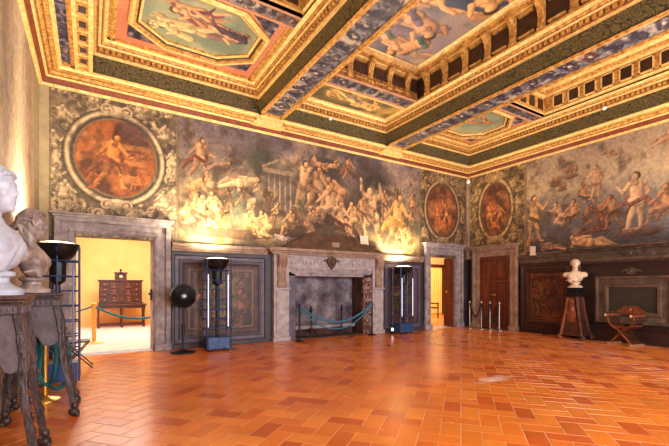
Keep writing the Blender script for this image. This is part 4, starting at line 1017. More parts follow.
for k, p in enumerate(P4): put(s0 if k == 0 else copy_tree(s0), (p[0], p[1], 0), LB[k], 'steel barrier posts by the double door')
RL = ['black rope slung between the corner barrier post and the second one', 'black rope slung low between the two middle barrier posts', 'black rope slung between the last two barrier posts before the double door']
for k in range(3): rope((P4[k][0], P4[k][1], .93), (P4[k + 1][0], P4[k + 1][1], .93), (.5, .62, .62)[k], .028, M['ropeblk'], RL[k], 'black barrier ropes by the double door')
f0 = stanchion(M['ironm'], 1.02, .024, .13)
put(f0, (4.78, 9.42, 0), 'dark barrier post at the left side of the fireplace', 'dark barrier posts before the fireplace')
put(copy_tree(f0), (7.32, 9.52, 0), 'dark barrier post at the right side of the fireplace', 'dark barrier posts before the fireplace')
rope((4.78, 9.42, .96), (7.32, 9.52, .98), .5, .028, M['ropeblue'], 'upper blue rope sagging across the fireplace between two dark posts')
rope((4.78, 9.42, .88), (7.32, 9.52, .94), .64, .02, M['ropeblue'], 'thinner lower blue rope sagging across the fireplace opening')
b0 = stanchion(M['brassy'], 1.06, .05, .22)
put(b0, (.08, 12.05, 0), 'thick yellow barrier post in the yellow room beyond the left doorway')
rope((.08, 12.05, .98), (2.3, 12.4, .96), .38, .03, M['ropeteal'], 'dark green rope sagging right from the yellow barrier post, before the writing cabinet')
rope((-1.5, 11.8, .9), (.08, 12.05, .98), .16, .022, M['ropeteal'], 'dark green rope running left from the yellow barrier post in the yellow room')

# =================================================================== UPLIGHTER TOWERS
def tower():
    t = thing('uplighter_tower', 'x', 'floor lamp', (0, 0, 0))
    w = MB(); w.box((-.25, -.17, .05), (.25, .17, .32)); w.build('cabinet', M['bluelid'], t, bevel=.008)
    cab = t.children[0]
    for a, b in ((-.235, -.01), (.01, .235)):
        w = MB(); w.box((a, -.18, .075), (b, -.168, .30)); w.box((a + .09, -.195, .17), (b - .09, -.18, .19)); w.build('cabinet_door', M['bluelid'], cab, bevel=.003)
    for x in (-.21, .21):
        for y in (-.13, .13):
            w = MB(); w.lathe([(.0, 0), (.028, 0), (.032, .02), (.028, .05), (0, .05)], (x, y, 0), 10); w.build('foot', M['black'], t)
    w = MB()
    for x in (-.275, .275):
        for y in (-.19, .19): w.tube([(x, y, .05), (x, y, 2.1)], .015, 6)
    w.tube([(0, -.29, 2.05), (0, -.19, 1.95), (0, -.19, .3)], .012, 6)
    for z in (.52, .73, .95, 1.18, 1.41, 1.63, 1.86):
        for p, q in (((-.275, -.19), (.275, -.19)), ((-.275, .19), (.275, .19)), ((-.275, -.19), (-.275, .19)), ((.275, -.19), (.275, .19))): w.tube([(p[0], p[1], z), (q[0], q[1], z)], .012, 6)
    w.build('cage', M['blue'], t)
    w = MB(); w.lathe([(.035, .32), (.035, 1.5), (.1, 1.55), (.11, 1.62), (.11, 1.84), (.05, 1.86)], n=16); w.build('column', M['black'], t, smooth=True)
    w = MB(); w.lathe([(.06, 1.84), (.16, 1.88), (.23, 1.97), (.275, 2.09), (.285, 2.12), (.27, 2.12), (.22, 1.99), (.1, 1.9), (0, 1.9)], n=28); w.build('bowl_shade', M['black'], t, smooth=True)
    w = MB(); w.lathe([(0, 2.02), (.2, 2.05), (.262, 2.10), (.255, 2.125), (.15, 2.15), (0, 2.155)], n=28); w.build('lamp_glass', M['glow'], t, smooth=True)
    for x in (-.25, .20):
        w = MB(); w.lathe([(.008, .56), (.010, .58), (.010, 1.74), (.008, 1.76)], (x, -.215, 0), 8); w.build('tube_light', M['tube'], t, smooth=True)
    return t
tw = tower()
TP = [(-.42, 7.25, 0), (2.50, 9.16, 0), (8.50, 9.42, 0)]
put(tw, TP[0], 'blue caged uplighter tower beside the left doorway, behind the brown marble bust', 'uplighter towers')
tw2 = copy_tree(tw)
for ch in list(tw.children):
    if ch.name.startswith('tube_light'):
        me_ = ch.data.copy(); me_.materials.clear(); me_.materials.append(M['tube_off']); ch.data = me_
put(tw2, TP[1], 'blue caged uplighter tower standing right of the round black fan', 'uplighter towers')
put(copy_tree(tw2), TP[2], 'blue caged uplighter tower between the fireplace and the open doorway near the corner', 'uplighter towers')

# pedestal fan
t = thing('pedestal_fan', 'round black pedestal fan with a pale centre disc, before the left doorway jamb', 'fan', (1.76, 9.22, 0))
X0, Y0 = 1.76, 9.22
w = MB(); w.lathe([(.27, 0), (.27, .015), (.2, .03), (.06, .06), (.04, .08)], (X0, Y0, 0), 24); w.build('base', M['black'], t, smooth=True)
w = MB(); w.lathe([(.03, .06), (.03, .55), (.04, .56), (.04, .62), (.02, .63), (.02, 1.1)], (X0, Y0, 0), 12); w.build('pole', M['black'], t, smooth=True)
def fan_pt(r, a, d): return (X0 + r * math.cos(a), Y0 - d, 1.27 + r * math.sin(a) * .93)
w = MB()
for k in range(72):
    a = 2 * PI * k / 72
    w.tube([fan_pt(.06, a, .12), fan_pt(.18, a, .115), fan_pt(.26, a, .08), fan_pt(.29, a, .0), fan_pt(.25, a, -.08), fan_pt(.08, a, -.12)], .0065, 4)
for r_, d in ((.29, 0), (.26, .08), (.2, .11), (.14, .118), (.26, -.07)): w.tube([fan_pt(r_, 2 * PI * k / 32, d) for k in range(33)], .006, 5)
w.build('cage', M['black'], t)
w = MB()
for k in range(5):
    a = 2 * PI * k / 5
    q = [fan_pt(.05, a, .02), fan_pt(.24, a - .1, .04), fan_pt(.25, a + .55, -.02), fan_pt(.06, a + .8, -.02)]
    w.hexa(q, [(p[0], p[1] + .008, p[2]) for p in q])
w.build('blades', M['black'], t)
w = MB(); w.prism([(math.cos(2 * PI * k / 20), math.sin(2 * PI * k / 20)) for k in range(20)], lambda u, v, q: (X0 + u * .075, Y0 - .11 + q, 1.27 + v * .07), -.02, .2); w.build('motor', M['black'], t, smooth=True)
w = MB(); w.prism([(math.cos(2 * PI * k / 20), math.sin(2 * PI * k / 20)) for k in range(20)], lambda u, v, q: (X0 + u * .032, Y0 - .138 + q, 1.27 + v * .026), 0, .01); w.build('centre_disc', M['white'], t)
# small floor spotlight
t = thing('floor_spotlight', 'small lit spotlight on the floor by the right side of the fireplace', 'spotlight', (8.0, 9.4, 0))
w = MB(); w.box((7.93, 9.36, 0), (8.07, 9.46, .02)); w.tube([(8.0, 9.41, .02), (8.0, 9.41, .1)], .012, 6); w.build('stand', M['black'], t)
w = MB(); w.tube([(8.0, 9.47, .13), (7.99, 9.36, .15)], .05, 12); w.build('housing', M['black'], t, smooth=True)
w = MB(); w.tube([(7.99, 9.362, .15), (7.989, 9.354, .152)], .045, 12); w.build('lens', M['lamp_on'], t)
w = MB(); w.tube([(8.0, 9.46, .02), (8.12, 9.5, .01), (8.25, 9.4, .01), (8.3, 9.3, .01)], .01, 5); w.build('cable', M['black'], t)
# corner spotlight
t = thing('corner_spotlight', 'small white spotlight high in the room corner under the cornice', 'spotlight', (XB - .15, YA - .15, 5.45))
w = MB(); w.tube([(XB - .06, YA - .06, 5.5), (XB - .13, YA - .13, 5.46)], .014, 6); w.build('bracket', M['white'], t)
w = MB(); w.tube([(XB - .12, YA - .12, 5.5), (XB - .2, YA - .2, 5.38)], .055, 12, .07); w.build('lamp_head', M['white'], t, smooth=True)

# =================================================================== FOLDING CHAIR
t = thing('folding_chair', 'dark folding chair beside the left doorway, seen through the caged uplighter', 'chair', (0, 0, 0))
w = MB(); w.hexa([(-.2, -.2, .46), (.22, -.2, .48), (.22, .2, .48), (-.2, .2, .46)], [(-.2, -.2, .49), (.22, -.2, .51), (.22, .2, .51), (-.2, .2, .49)]); w.build('seat', M['chairseat'], t, bevel=.01)
w = MB(); w.hexa([(-.24, -.19, .56), (-.22, -.19, .56), (-.22, .19, .56), (-.24, .19, .56)], [(-.34, -.18, .86), (-.32, -.18, .86), (-.32, .18, .86), (-.34, .18, .86)]); w.build('backrest', M['chairseat'], t, bevel=.01)
for y in (-.2, .2):
    w = MB(); w.tube([(-.34, y, .88), (-.2, y, .5), (.26, y, .01)], .012, 6); w.build('leg', M['black'], t)
    w = MB(); w.tube([(.2, y * .9, .49), (.05, y * .9, .3), (-.24, y * .9, .01)], .012, 6); w.build('leg', M['black'], t)
for x in (.2, -.18):
    w = MB(); w.tube([(x, -.19, .075), (x, .19, .075)], .008, 6); w.build('stretcher', M['black'], t)
t.location = (-.22, 8.45, 0)

# =================================================================== BUSTS
def sculpt(name, items, m, parent, voxel=.011, smooth=4):
    w = MB()
    for it in items:
        if it[0] == 'e':
            w2 = MB(); w2.sphere((0, 0, 0), it[2], 20, 14)
            R = Matrix.Rotation(it[3] if len(it) > 3 else 0, 4, 'Y')
            for v in w2.bm.verts: v.co = R @ v.co + Vector(it[1])
            me = bpy.data.meshes.new('tmp'); w2.bm.to_mesh(me); w2.bm.free(); w.bm.from_mesh(me); bpy.data.meshes.remove(me)
        else:
            p, q, r0, r1 = it[1:5]; w.tube([p, q], r0, 14, r1); w.sphere(p, r0, 14, 8); w.sphere(q, r1, 14, 8)
    bmesh.ops.recalc_face_normals(w.bm, faces=w.bm.faces)
    me = bpy.data.meshes.new(name); w.bm.to_mesh(me); w.bm.free()
    o = bpy.data.objects.new('tmp_sculpt', me); C.objects.link(o)
    md = o.modifiers.new('r', 'REMESH'); md.mode = 'VOXEL'; md.voxel_size = voxel
    sm = o.modifiers.new('s', 'SMOOTH'); sm.iterations = smooth; sm.factor = .5
    dg = bpy.context.evaluated_depsgraph_get(); dg.update()
    new = bpy.data.meshes.new_from_object(o.evaluated_get(dg)); bpy.data.objects.remove(o)
    new.name = name; new.materials.clear(); new.materials.append(m)
    for p in new.polygons: p.use_smooth = True
    ob = bpy.data.objects.new(name, new); C.objects.link(ob); ob.parent = parent
    return ob
def wrap(pts, r0, r1):
    return [('c', a, b, r0 + (r1 - r0) * i / len(pts), r0 + (r1 - r0) * (i + 1) / len(pts)) for i, (a, b) in enumerate(zip(pts, pts[1:]))]
def bust(m, female, seed):
    t = thing('marble_bust', 'x', 'sculpture', (0, 0, 0)); hz = .76
    def hd(it, k=1.10 if female else 1.04):
        S = lambda p: ((p[0]) * k, p[1] * k, hz + (p[2] - hz) * k)
        if it[0] == 'e': return ('e', S(it[1]), tuple(v * k for v in it[2])) + tuple(it[3:])
        return ('c', S(it[1]), S(it[2]), it[3] * k, it[4] * k)
    I = [('e', (.0, 0, hz + .01), (.118, .094, .125)), ('e', (.05, 0, hz - .075), (.072, .066, .085)), ('e', (.090, 0, hz - .132), (.026, .03, .024)),
         ('c', (.110, 0, hz + .018), (.132, 0, hz - .036), .010, .015), ('e', (.124, 0, hz - .042), (.014, .021, .011)), ('e', (.104, 0, hz - .078), (.019, .026, .008)), ('e', (.102, 0, hz - .094), (.017, .023, .008)),
         ('c', (.098, -.045, hz + .030), (.098, .045, hz + .030), .013, .013), ('e', (.092, .036, hz + .002), (.02, .021, .014)), ('e', (.092, -.036, hz + .002), (.02, .021, .014)),
         ('e', (.07, .05, hz - .04), (.035, .026, .035)), ('e', (.07, -.05, hz - .04), (.035, .026, .035)), ('e', (.0, .094, hz - .02), (.022, .012, .036)), ('e', (.0, -.094, hz - .02), (.022, .012, .036)),
         ('c', (-.02, 0, hz - .06), (-.03, 0, .52), .058, .062), ('c', (-.03, 0, .53), (-.02, 0, .46), .062, .10),
         ('e', (-.01, 0, .38), (.14, .23, .14)), ('e', (.06, .085, .34), (.09, .10, .10)), ('e', (.06, -.085, .34), (.09, .10, .10)), ('e', (-.02, .2, .40), (.09, .08, .09)), ('e', (-.02, -.2, .40), (.09, .08, .09)),
         ('e', (.02, 0, .27), (.12, .17, .10)), ('c', (.02, 0, .28), (.0, 0, .13), .10, .05)]
    I = [hd(it) for it in I[:15]] + I[15:]
    body = list(I)
    # drapery folds over shoulder and chest
    for k in range(5):
        o_ = k * .035
        pts = [(-.10 + .0 * k, .20 - o_ * .4, .46 - o_ * .3), (.02, .17 - o_, .47 - o_), (.11 - .2 * o_, .08 - o_, .40 - o_ * 1.1), (.14 - .2 * o_, -.03 - o_ * .5, .32 - o_), (.10, -.14 + .0 * o_, .25 - o_ * .5), (.0, -.2 + o_, .22 - .3 * o_)]
        body += wrap(pts, .022, .016)
    if not female:
        for k in range(4): body += wrap([(-.08, -.23 + .02 * k, .42 - .03 * k), (.04, -.2 + .02 * k, .43 - .04 * k), (.12, -.1, .38 - .04 * k), (.13, .02, .28 - .03 * k)], .024, .018)
    hb = sculpt('figure', body, m, t)
    hair = []
    if female:
        hair += [('e', (-.024, 0, hz + .03), (.114, .104, .108))]
        for k in range(8):
            for sd in (-1, 1):
                y0 = .012 + .0135 * k; zz = hz + .148 - .0065 * k * k * .38
                pts = [(.095 - .006 * k, sd * y0 * 1.0, zz - .055 + .004 * math.sin(k)), (.045, sd * (y0 + .012), zz - .012), (-.02, sd * (y0 + .016), zz - .006), (-.085, sd * (y0 + .004), zz - .045), (-.13, sd * y0 * .6, hz + .02 - .012 * k), (-.15, sd * .02, hz - .01)]
                hair += wrap(pts, .0125, .010)
        hair += [('e', (-.145, 0, hz - .03), (.035, .042, .034))] + wrap([(-.13, 0, hz + .01), (-.17, .025, hz - .01), (-.175, -.015, hz - .045), (-.13, .0, hz - .06)], .017, .014)
        hair += wrap([(-.08, .07, hz - .03), (-.07, .075, hz - .09), (-.04, .08, hz - .15), (-.01, .09, hz - .2)], .02, .014) + wrap([(-.08, -.07, hz - .03), (-.07, -.075, hz - .09), (-.04, -.08, hz - .15), (-.01, -.09, hz - .2)], .02, .014)
        hair += wrap([(.085, -.05, hz + .085), (.095, 0, hz + .1), (.085, .05, hz + .085)], .018, .018)
    else:
        hair += [('e', (-.03, 0, hz + .03), (.105, .1, .1))]; r = random.Random(seed)
        for k in range(46):
            a = r.uniform(-2.4, 2.4) + PI; b = r.uniform(-.35, 1.2); hair.append(('e', (-.02 + .108 * math.cos(a) * math.cos(b), .1 * math.sin(a) * math.cos(b), hz + .02 + .105 * math.sin(b)), (.018, .018, .014)))
    hair = [hd(h) for h in hair]
    sculpt('hair', hair, m, t, .0065, 1)
    w = MB(); w.lathe([(.0, 0), (.165, 0), (.17, .035), (.15, .05), (.115, .065), (.085, .09), (.085, .12), (.115, .135), (.12, .165), (.05, .18), (0, .18)], n=28); w.build('socle', m, t, smooth=True)
    return t
bw = bust(M['marblew'], True, 1); bw.scale = (1.12,) * 3; bw.location = (-.645, 4.05, 1.40); bw.rotation_euler = (0, 0, -.38)
tag(bw, 'bluish white marble bust of a woman in profile, cut by the left picture edge', 'sculpture')
bg_ = bust(M['marbleg'], True, 2); bg_.scale = (1.04,) * 3; bg_.location = (-.565, 5.62, 1.40); bg_.rotation_euler = (0, 0, -.22)
tag(bg_, 'brown veined marble bust with gathered hair, beside the nearest uplighter', 'sculpture')
bm_ = bust(M['marblec'], False, 3); bm_.scale = (1.0, 1.1, .9); bm_.location = (11.66, 5.76, 1.46); bm_.rotation_euler = (0, 0, PI + .5)
tag(bm_, 'cream white marble bust of a man on a tall dark pedestal by the right wall', 'sculpture')

# =================================================================== CARVED PEDESTALS (left wall)
def carved_pedestal(label, loc, W, D, H, foot):
    t = thing('carved_pedestal', label, 'pedestal', (0, 0, 0))
    w = MB(); w.box((-W / 2, -D / 2, H - .035), (W / 2, D / 2, H)); w.box((-W / 2 + .015, -D / 2 + .015, H - .06), (W / 2 - .015, D / 2 - .015, H - .035)); w.build('top_slab', M['pedslab'], t, bevel=.006)
    w = MB(); w.box((-W / 2 + .04, -D / 2 + .04, H - .15), (W / 2 - .04, D / 2 - .04, H - .06)); n = 9; w.mi = 1
    for k in range(n):
        x = -W / 2 + .06 + (k + .5) * (W - .12) / n
        w.box((x - .016, -D / 2 + .022, H - .14), (x + .016, -D / 2 + .04, H - .085)); w.sphere((x, -D / 2 + .024, H - .11), (.012, .01, .018), 8, 6)
    for k in range(8):
        y = -D / 2 + .06 + (k + .5) * (D - .12) / 8; w.box((W / 2 - .04, y - .016, H - .14), (W / 2 - .022, y + .016, H - .085))
    w.build('frieze', [M['pedslab'], M['pedpanel']], t)
    # tapering body panels with an arched lower edge
    hb = H - .60
    def wid(z): return W / 2 - .055 + (H - .15 - z) * .16
    w = MB(); pts = []
    for k in range(13):
        u = -1 + k / 6; zz = hb + .10 - .10 * abs(math.sin(u * PI)) + (.06 if abs(u) < .25 else 0)
        pts.append((u * wid(zz), zz))
    pts = [(max(p[0], -W / 2 + .03), p[1]) for p in pts] + [(wid(H - .15), H - .15), (-wid(H - .15), H - .15)]
    for sd in (-1, 1): w.prism(pts, lambda u, v, q, sd=sd: (u, sd * (D / 2 - .075 + (H - .15 - v) * .10) + q, v), -.012, .012)
    pts2 = [(p[0] * (D / W), p[1]) for p in pts]
    w.prism(pts2, lambda u, v, q: (W / 2 - .075 + (H - .15 - v) * .16 + q, u, v), -.012, .012)
    w.build('apron', M['pedpanel'], t, bevel=.004)
    for sx in (-1, 1):
        for sy in (-1, 1):
            w = MB(); xt, yt = sx * (W / 2 - .06), sy * (D / 2 - .06); xf, yf = sx * (W / 2 + foot), sy * (D / 2 + foot * .5)
            if sx < 0: xf = -W / 2 + .08; xt = -W / 2 + .08
            pp = []
            for k in range(9):
                f = k / 8; pp.append((xt + (xf - xt) * f + sx * .012 * math.sin(f * 9), yt + (yf - yt) * f, H - .15 - (H - .19) * f))
            for a, b in zip(pp, pp[1:]):
                f = (H - .15 - a[2]) / H; h1 = .026 + .004 * math.sin(f * 20)
                w.hexa([(a[0] - h1, a[1] - h1, a[2]), (a[0] + h1, a[1] - h1, a[2]), (a[0] + h1, a[1] + h1, a[2]), (a[0] - h1, a[1] + h1, a[2])], [(b[0] - .028, b[1] - .028, b[2]), (b[0] + .028, b[1] - .028, b[2]), (b[0] + .028, b[1] + .028, b[2]), (b[0] - .028, b[1] + .028, b[2])])
            for k in range(7):
                f = .25 + .1 * k; q = (xt + (xf - xt) * f, yt + (yf - yt) * f - sy * 0, H - .15 - (H - .19) * f)
                w.sphere((q[0] + sx * .028, q[1], q[2]), (.014, .024, .032), 8, 6)
            lg = w.build('leg', M['pedwood'], t, bevel=.006)
            w = MB(); w.sphere((xf + sx * .01, yf, .05), (.055, .055, .05), 12, 8)
            for q in range(4): w.sphere((xf + sx * .04, yf - .04 + q * .027, .022), (.028, .014, .022), 8, 6)
            w.sphere((xf + sx * .015, yf, .12), (.04, .045, .05), 10, 6)
            w.build('carved_foot', M['pedwood'], lg, smooth=True)
    t.location = loc; return t
carved_pedestal('nearest carved grey brown wooden pedestal, under the bluish white bust', (-.63, 4.12, 0), .42, .62, 1.40, .05)
carved_pedestal('carved wooden pedestal with splayed legs, under the brown marble bust', (-.55, 5.64, 0), .56, .50, 1.40, .10)
# brass post with teal ropes behind the second pedestal
b1 = stanchion(M['brass'], 1.0, .03, .17); put(b1, (-.50, 6.28, 0), 'polished brass barrier post hung with teal ropes, behind the carved pedestals')
for k, (dx, sg, a) in enumerate(((-.10, .78, .05), (.02, .72, .10), (.12, .80, .16))):
    pts = []
    for i in range(21):
        f = i / 20; th = f * 2 * PI
        pts.append((-.50 + dx * .5 + a * math.sin(th) + dx * .6 * math.sin(th / 2), 6.28 - .04 * math.cos(k), .92 - sg * (1 - math.cos(th)) / 2))
    w = MB(); w.tube(pts, .024, 8); tag(w.build('barrier_rope', M['ropeteal'], smooth=True, origin=(-.5, 6.28, .9)), ['teal rope loop hanging left of the brass post', 'teal rope loop hanging down the middle of the brass post', 'teal rope loop hanging right of the brass post beneath the pedestal'][k], 'rope', 'teal ropes on the brass post')

# =================================================================== RIGHT WALL FURNITURE
t = thing('tall_pedestal', 'tall tapering dark walnut pedestal with scroll feet, under the cream bust', 'pedestal', (0, 0, 0))
w = MB(); w.box((-.17, -.17, 1.38), (.17, .17, 1.46)); w.box((-.14, -.14, 1.28), (.14, .14, 1.38)); w.box((-.2, -.2, 1.22), (.2, .2, 1.28)); w.build('top_block', M['black'], t, bevel=.01)
w = MB(); w.hexa([(-.22, -.27, .1), (.22, -.27, .1), (.22, .27, .1), (-.22, .27, .1)], [(-.15, -.13, 1.22), (.15, -.13, 1.22), (.15, .13, 1.22), (-.15, .13, 1.22)]); w.build('shaft', M['walnut'], t, bevel=.01)
w = MB()
w.prism([(-.1, .5), (.1, .5), (.12, .7), (.09, .9), (.06, 1.15), (-.06, 1.15), (-.09, .9), (-.12, .7)], lambda u, v, q: (-.235 + (v - .42) * .065 + q, u, v), -.0, .02)
w.sphere((-.215, 0, .85), (.03, .07, .12), 12, 8); w.sphere((-.21, 0, 1.05), (.03, .05, .05), 10, 6)
w.build('carved_front', M['walnutl'], t, smooth=True)
for sx in (-1, 1):
    for sy in (-1, 1):
        w = MB(); w.tube([(sx * .15, sy * .12, 1.18), (sx * .17, sy * .16, .8), (sx * .2, sy * .22, .5), (sx * .22, sy * .25, .3), (sx * .24, sy * .28, .12), (sx * .26, sy * .33, .05), (sx * .27, sy * .36, .07), (sx * .26, sy * .34, .12)], .045, 8, .035); w.sphere((sx * .25, sy * .30, .05), (.06, .07, .05), 10, 6)
        w.build('leg', M['walnutl'] if sy > 0 and sx < 0 else M['walnut'], t, smooth=True)  # front left leg in lighter wood: its lit side put into the colour
t.location = (11.66, 5.76, 0)

# cross-framed armchair
t = thing('folding_armchair', 'x frame walnut armchair with leather back and light wooden feet, before the dark screen', 'chair', (0, 0, 0))
for q in range(5):
    y = -.24 + q * .12
    for sx in (-1, 1):
        w = MB(); pts = []
        for x, z in ((-.34, .05), (-.24, .12), (-.1, .25), (.04, .38), (.22, .46), (.34, .56), (.385, .66), (.385, .74)): pts.append((sx * x, y + sx * .022, z))
        w.tube(pts, .026, 6); w.build('cross_slat', M['walnutl'] if q == 0 else M['walnut'], t, smooth=True)
for sx in (-1, 1):
    w = MB(); w.box((sx * .34 - .04, -.34, .0), (sx * .34 + .04, .30, .05)); w.sphere((sx * .34, -.34, .03), (.05, .04, .03), 10, 6); w.build('foot_rail', M['footw'], t, bevel=.008)
    w = MB(); w.box((sx * .39 - .035, -.36, .74), (sx * .39 + .035, .28, .79)); ar = w.build('armrest', M['walnutl'], t, bevel=.01)
    w = MB(); w.sphere((sx * .39, -.37, .765), .04, 12, 8); w.build('ivory_knob', M['ivory'], ar, smooth=True)
w = MB(); n = 12
a = []; 
for k in range(n + 1):
    f = -1 + 2 * k / n; a.append((f * .36, -.26, .50 - .07 * (1 - f * f)))
for k in range(n): w.hexa([a[k], a[k + 1], (a[k + 1][0], .24, a[k + 1][2]), (a[k][0], .24, a[k][2])], [(p[0], p[1], p[2] + .02) for p in (a[k], a[k + 1])] + [(a[k + 1][0], .24, a[k + 1][2] + .02), (a[k][0], .24, a[k][2] + .02)])
w.build('seat', M['leather'], t)
w = MB()
w.prism([(-.40, .79), (.40, .79), (.42, .88), (.30, .93), (.20, 1.0), (-.20, 1.0), (-.30, .93), (-.42, .88)], lambda u, v, q: (u, .26 + .03 * (u / .4) ** 2 * -1 + q, v), 0, .03)
bk = w.build('backrest', M['walnutl'], t, bevel=.008)
w = MB(); w.sphere((0, .255, .9), (.045, .02, .045), 12, 8); w.build('medallion', M['ivory'], bk, smooth=True)
t.location = (11.58, 4.50, 0); t.rotation_euler = (0, 0, -PI / 2 - .2); t.scale = (.80, .8, .98)

# =================================================================== ROOM BEYOND THE LEFT DOORWAY
A0, A1, B0, B1, HH = -2.6, 5.0, YA + TH, 17.1, 4.2
w = MB(); w.box((A0, B0, -.02), (A1, B1, 0)); struct(w.build('floor_yellow_room', M['paletile']))
w = MB(); w.box((A0, B1, 0), (A1, B1 + .1, HH)); struct(w.build('wall_yellow_room', M['yellow']))
w = MB(); w.box((A0 - .1, B0, 0), (A0, B1, HH)); struct(w.build('wall_yellow_room_left', M['yellow']))
w = MB(); w.box((A1, B0, 0), (A1 + .1, B1, HH)); struct(w.build('wall_yellow_room_right', M['yellow']))
w = MB(); w.box((A0, B0, HH), (A1, B1, HH + .1)); struct(w.build('ceiling_yellow_room', M['plaster']))
t = thing('writing_table', 'long dark wooden table in the yellow room, carrying the inlaid cabinet', 'table', (.98, 16.4, 0))
w = MB(); w.box((.14, 16.1, .80), (1.80, 16.7, .85)); w.box((.18, 16.14, .70), (1.76, 16.66, .80)); w.build('table_top', M['woodred'], t, bevel=.01)
for x in (.24, .97, 1.70):
    for y in (16.18, 16.62):
        w = MB(); w.lathe([(.04, 0), (.04, .06), (.025, .1), (.035, .3), (.025, .5), (.04, .62), (.04, .70)], (x, y, 0), 10); w.build('leg', M['woodred'], t, smooth=True)
for y in (16.16, 16.6):
    w = MB(); w.box((.2, y, .08), (1.74, y + .04, .14)); w.build('stretcher', M['woodred'], t)
t = thing('writing_cabinet', 'dark inlaid cabinet of many small drawers with a crested top, on the table', 'cabinet', (.96, 16.4, .85))
w = MB(); w.box((.26, 16.22, .90), (1.64, 16.6, 1.68)); w.box((.22, 16.19, 1.68), (1.68, 16.62, 1.74)); w.box((.22, 16.19, .87), (1.68, 16.62, .91)); w.build('carcass', M['woodred'], t, bevel=.006)
for x in (.3, .62, 1.28, 1.6):
    w = MB(); w.sphere((x, 16.3, .862), (.035, .035, .013), 8, 6); w.build('foot', M['brass'], t)
for x in (.44, 1.46):
    for k in range(4):
        w = MB(); w.box((x - .15, 16.2, .94 + k * .185), (x + .15, 16.225, 1.10 + k * .185)); w.mi = 1; w.box((x - .12, 16.195, .975 + k * .185), (x + .12, 16.2, 1.065 + k * .185)); dr = w.build('drawer', [M['woodred'], M['walnut']], t)
        w = MB(); w.sphere((x, 16.19, 1.02 + k * .185), .014, 8, 6); w.build('knob', M['ivory'], dr)
for x in (.72, 1.18):
    for k in range(3):
        w = MB(); w.box((x - .09, 16.2, .94 + k * .25), (x + .09, 16.225, 1.16 + k * .25)); w.mi = 1; w.box((x - .07, 16.195, .97 + k * .25), (x + .07, 16.2, 1.0 + k * .25)); dr = w.build('drawer', [M['woodred'], M['walnutl']], t)
        w = MB(); w.sphere((x, 16.19, 1.08 + k * .25), .014, 8, 6); w.build('knob', M['ivory'], dr)
w = MB(); w.prism([(-.12, .94), (.12, .94), (.12, 1.4), (.08, 1.52), (0, 1.58), (-.08, 1.52), (-.12, 1.4)], lambda u, v, q: (.95 + u, 16.19 + q, v), 0, .03); w.build('door', M['walnut'], t)
w = MB(); w.box((.76, 16.28, 1.74), (1.14, 16.52, 1.98)); w.box((.73, 16.26, 1.98), (1.17, 16.54, 2.02)); w.lathe([(.05, 2.02), (.02, 2.06), (.05, 2.1), (0, 2.16)], (.95, 16.4, 0), 10); w.mi = 1; w.sphere((.95, 16.27, 1.86), (.06, .02, .06), 10, 6); w.build('crest', [M['woodred'], M['ivory']], t)

# ROOM BEYOND THE RIGHT-HAND OPEN DOORWAY
A0, A1, B1 = 9.0, 19.5, 15.1
w = MB(); w.box((A0, B0, -.02), (A1, B1, 0)); m2 = mat('cotto_far', (206, 122, 58), .24, 0, (190, 104, 46), 3, .05, 20); struct(w.build('floor_far_room', m2))
w = MB(); w.box((A0, B1, 0), (A1, B1 + .1, HH)); struct(w.build('wall_far_room', M['yellow']))
w = MB(); w.box((A1, B0, 0), (A1 + .1, B1, HH)); w.box((A0 - .1, B0, 0), (A0, B1, HH)); struct(w.build('wall_far_room_side', M['yellow']))
w = MB(); w.box((XB + .3, B0 - .05, 0), (A1, B0, HH)); struct(w.build('wall_far_room_front', M['yellow']))
w = MB(); w.box((A0, B0, HH), (A1, B1, HH + .1)); struct(w.build('ceiling_far_room', M['plaster']))
t = struct(thing('door_4', None, None, (15.9, B1, 0)))
w = MB(); w.box((15.05, B1 - .06, 0), (15.22, B1, 2.7)); w.box((16.4, B1 - .06, 0), (16.72, B1, 2.7)); w.box((15.05, B1 - .06, 2.55), (16.72, B1, 2.72)); w.build('frame', M['woodred'], t)
w = MB(); n = 40
for k in range(n):
    x0 = 15.22 + k * 1.18 / n; x1 = x0 + 1.18 / n; y0 = B1 - .03 - .015 * math.sin(k * 1.1); y1 = B1 - .03 - .015 * math.sin((k + 1) * 1.1)
    w.f([w.v((x0, y0, .05)), w.v((x1, y1, .05)), w.v((x1, y1, 2.55)), w.v((x0, y0, 2.55))])
w.build('curtain', M['yellow2'], t, smooth=True)
t = thing('side_chair', 'dark high backed wooden chair in the far room through the right open doorway', 'chair', (0, 0, 0))
w = MB(); w.box((-.24, -.24, .46), (.24, .24, .52)); w.build('seat', M['woodred'], t, bevel=.01)
w = MB(); w.box((-.24, .2, .85), (.24, .24, 1.1)); w.box((-.24, .2, .62), (.24, .24, .68)); w.build('backrest', M['woodred'], t, bevel=.01)
for x in (-.21, .21):
    w = MB(); w.box((x - .025, .2, 0), (x + .025, .245, 1.15)); w.build('leg', M['woodred'], t)
    w = MB(); w.box((x - .025, -.24, 0), (x + .025, -.2, .7)); w.build('leg', M['woodred'], t)
    w = MB(); w.box((x - .03, -.27, .68), (x + .03, .2, .72)); w.build('armrest', M['woodred'], t)
t.location = (14.0, 13.4, 0); t.rotation_euler = (0, 0, .8)

# =================================================================== LIGHTS
def area(loc, rot, sx, sy, e, col, name):
    l = bpy.data.lights.new(name, 'AREA'); l.shape = 'RECTANGLE'; l.size = sx; l.size_y = sy; l.energy = e; l.color = col
    o = bpy.data.objects.new(name, l); C.objects.link(o); o.location = loc; o.rotation_euler = rot; return o
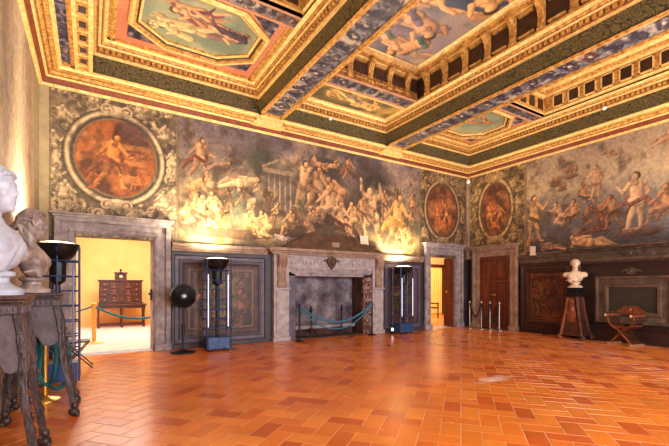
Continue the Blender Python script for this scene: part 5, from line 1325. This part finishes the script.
# daylight through the three rear windows
for k, xc in enumerate((1.6, 5.6, 9.6)): area((xc, YR - .12, 2.5), (math.radians(90), 0, 0), 1.3, 2.9, WIN_E, (.95, .94, 1.0), 'window_daylight')
# uplighters: a wide warm lamp in each of the three bowls; up() also makes the fill spots
def up(loc, e, col=(1.0, .80, .50), ang=160, r=.12):
    l = bpy.data.lights.new('uplighter_or_fill', 'SPOT'); l.spot_size = math.radians(ang); l.spot_blend = .5; l.energy = e; l.color = col; l.shadow_soft_size = r
    o = bpy.data.objects.new('uplighter_or_fill', l); C.objects.link(o); o.location = loc; o.rotation_euler = (PI, 0, 0)
for p, e in zip(TP, UP_E): up((p[0], p[1], 2.24), e)
for p in ((.6, -1.5, 2.2), (5.6, -1.6, 2.2), (11.2, -1.2, 2.2), (11.2, 2.0, 2.2)): up(p, REAR_FILL_E, (1.0, .78, .5))  # unseen fill spots without fixtures, added to brighten the ceiling and room
area((1.0, 13.6, HH - .05), (0, 0, 0), 3.5, 3.5, 520, (1.0, .93, .84), 'yellow_room_fill')  # unseen ceiling fill, added in place of daylight from the left
area((13.5, 12.8, HH - .05), (0, 0, 0), 5, 2.5, 420, (1.0, .92, .76), 'far_room_fill')  # unseen ceiling fill, added to brighten this room
wd = bpy.data.worlds.new('World'); bpy.context.scene.world = wd; wd.use_nodes = True
wd.node_tree.nodes['Background'].inputs[0].default_value = (.75, .85, 1, 1); wd.node_tree.nodes['Background'].inputs[1].default_value = 1.0

# =================================================================== CAMERA
cam = bpy.data.cameras.new('camera'); co = bpy.data.objects.new('camera', cam); C.objects.link(co)
co.location = (0, 0, 1.46); co.rotation_euler = (math.radians(90), 0, -math.radians(32.04))
cam.sensor_fit = 'HORIZONTAL'; cam.sensor_width = 36; cam.lens = 36 * 390 / 669; cam.shift_y = (287.5 - 223) / 669; cam.shift_x = 0; cam.clip_start = .05
sc = bpy.context.scene; sc.camera = co
sc.view_settings.view_transform = 'Standard'; sc.view_settings.look = 'None'; sc.view_settings.exposure = EXPO; sc.view_settings.gamma = 1
sc.cycles.max_bounces = 8; sc.cycles.diffuse_bounces = 5
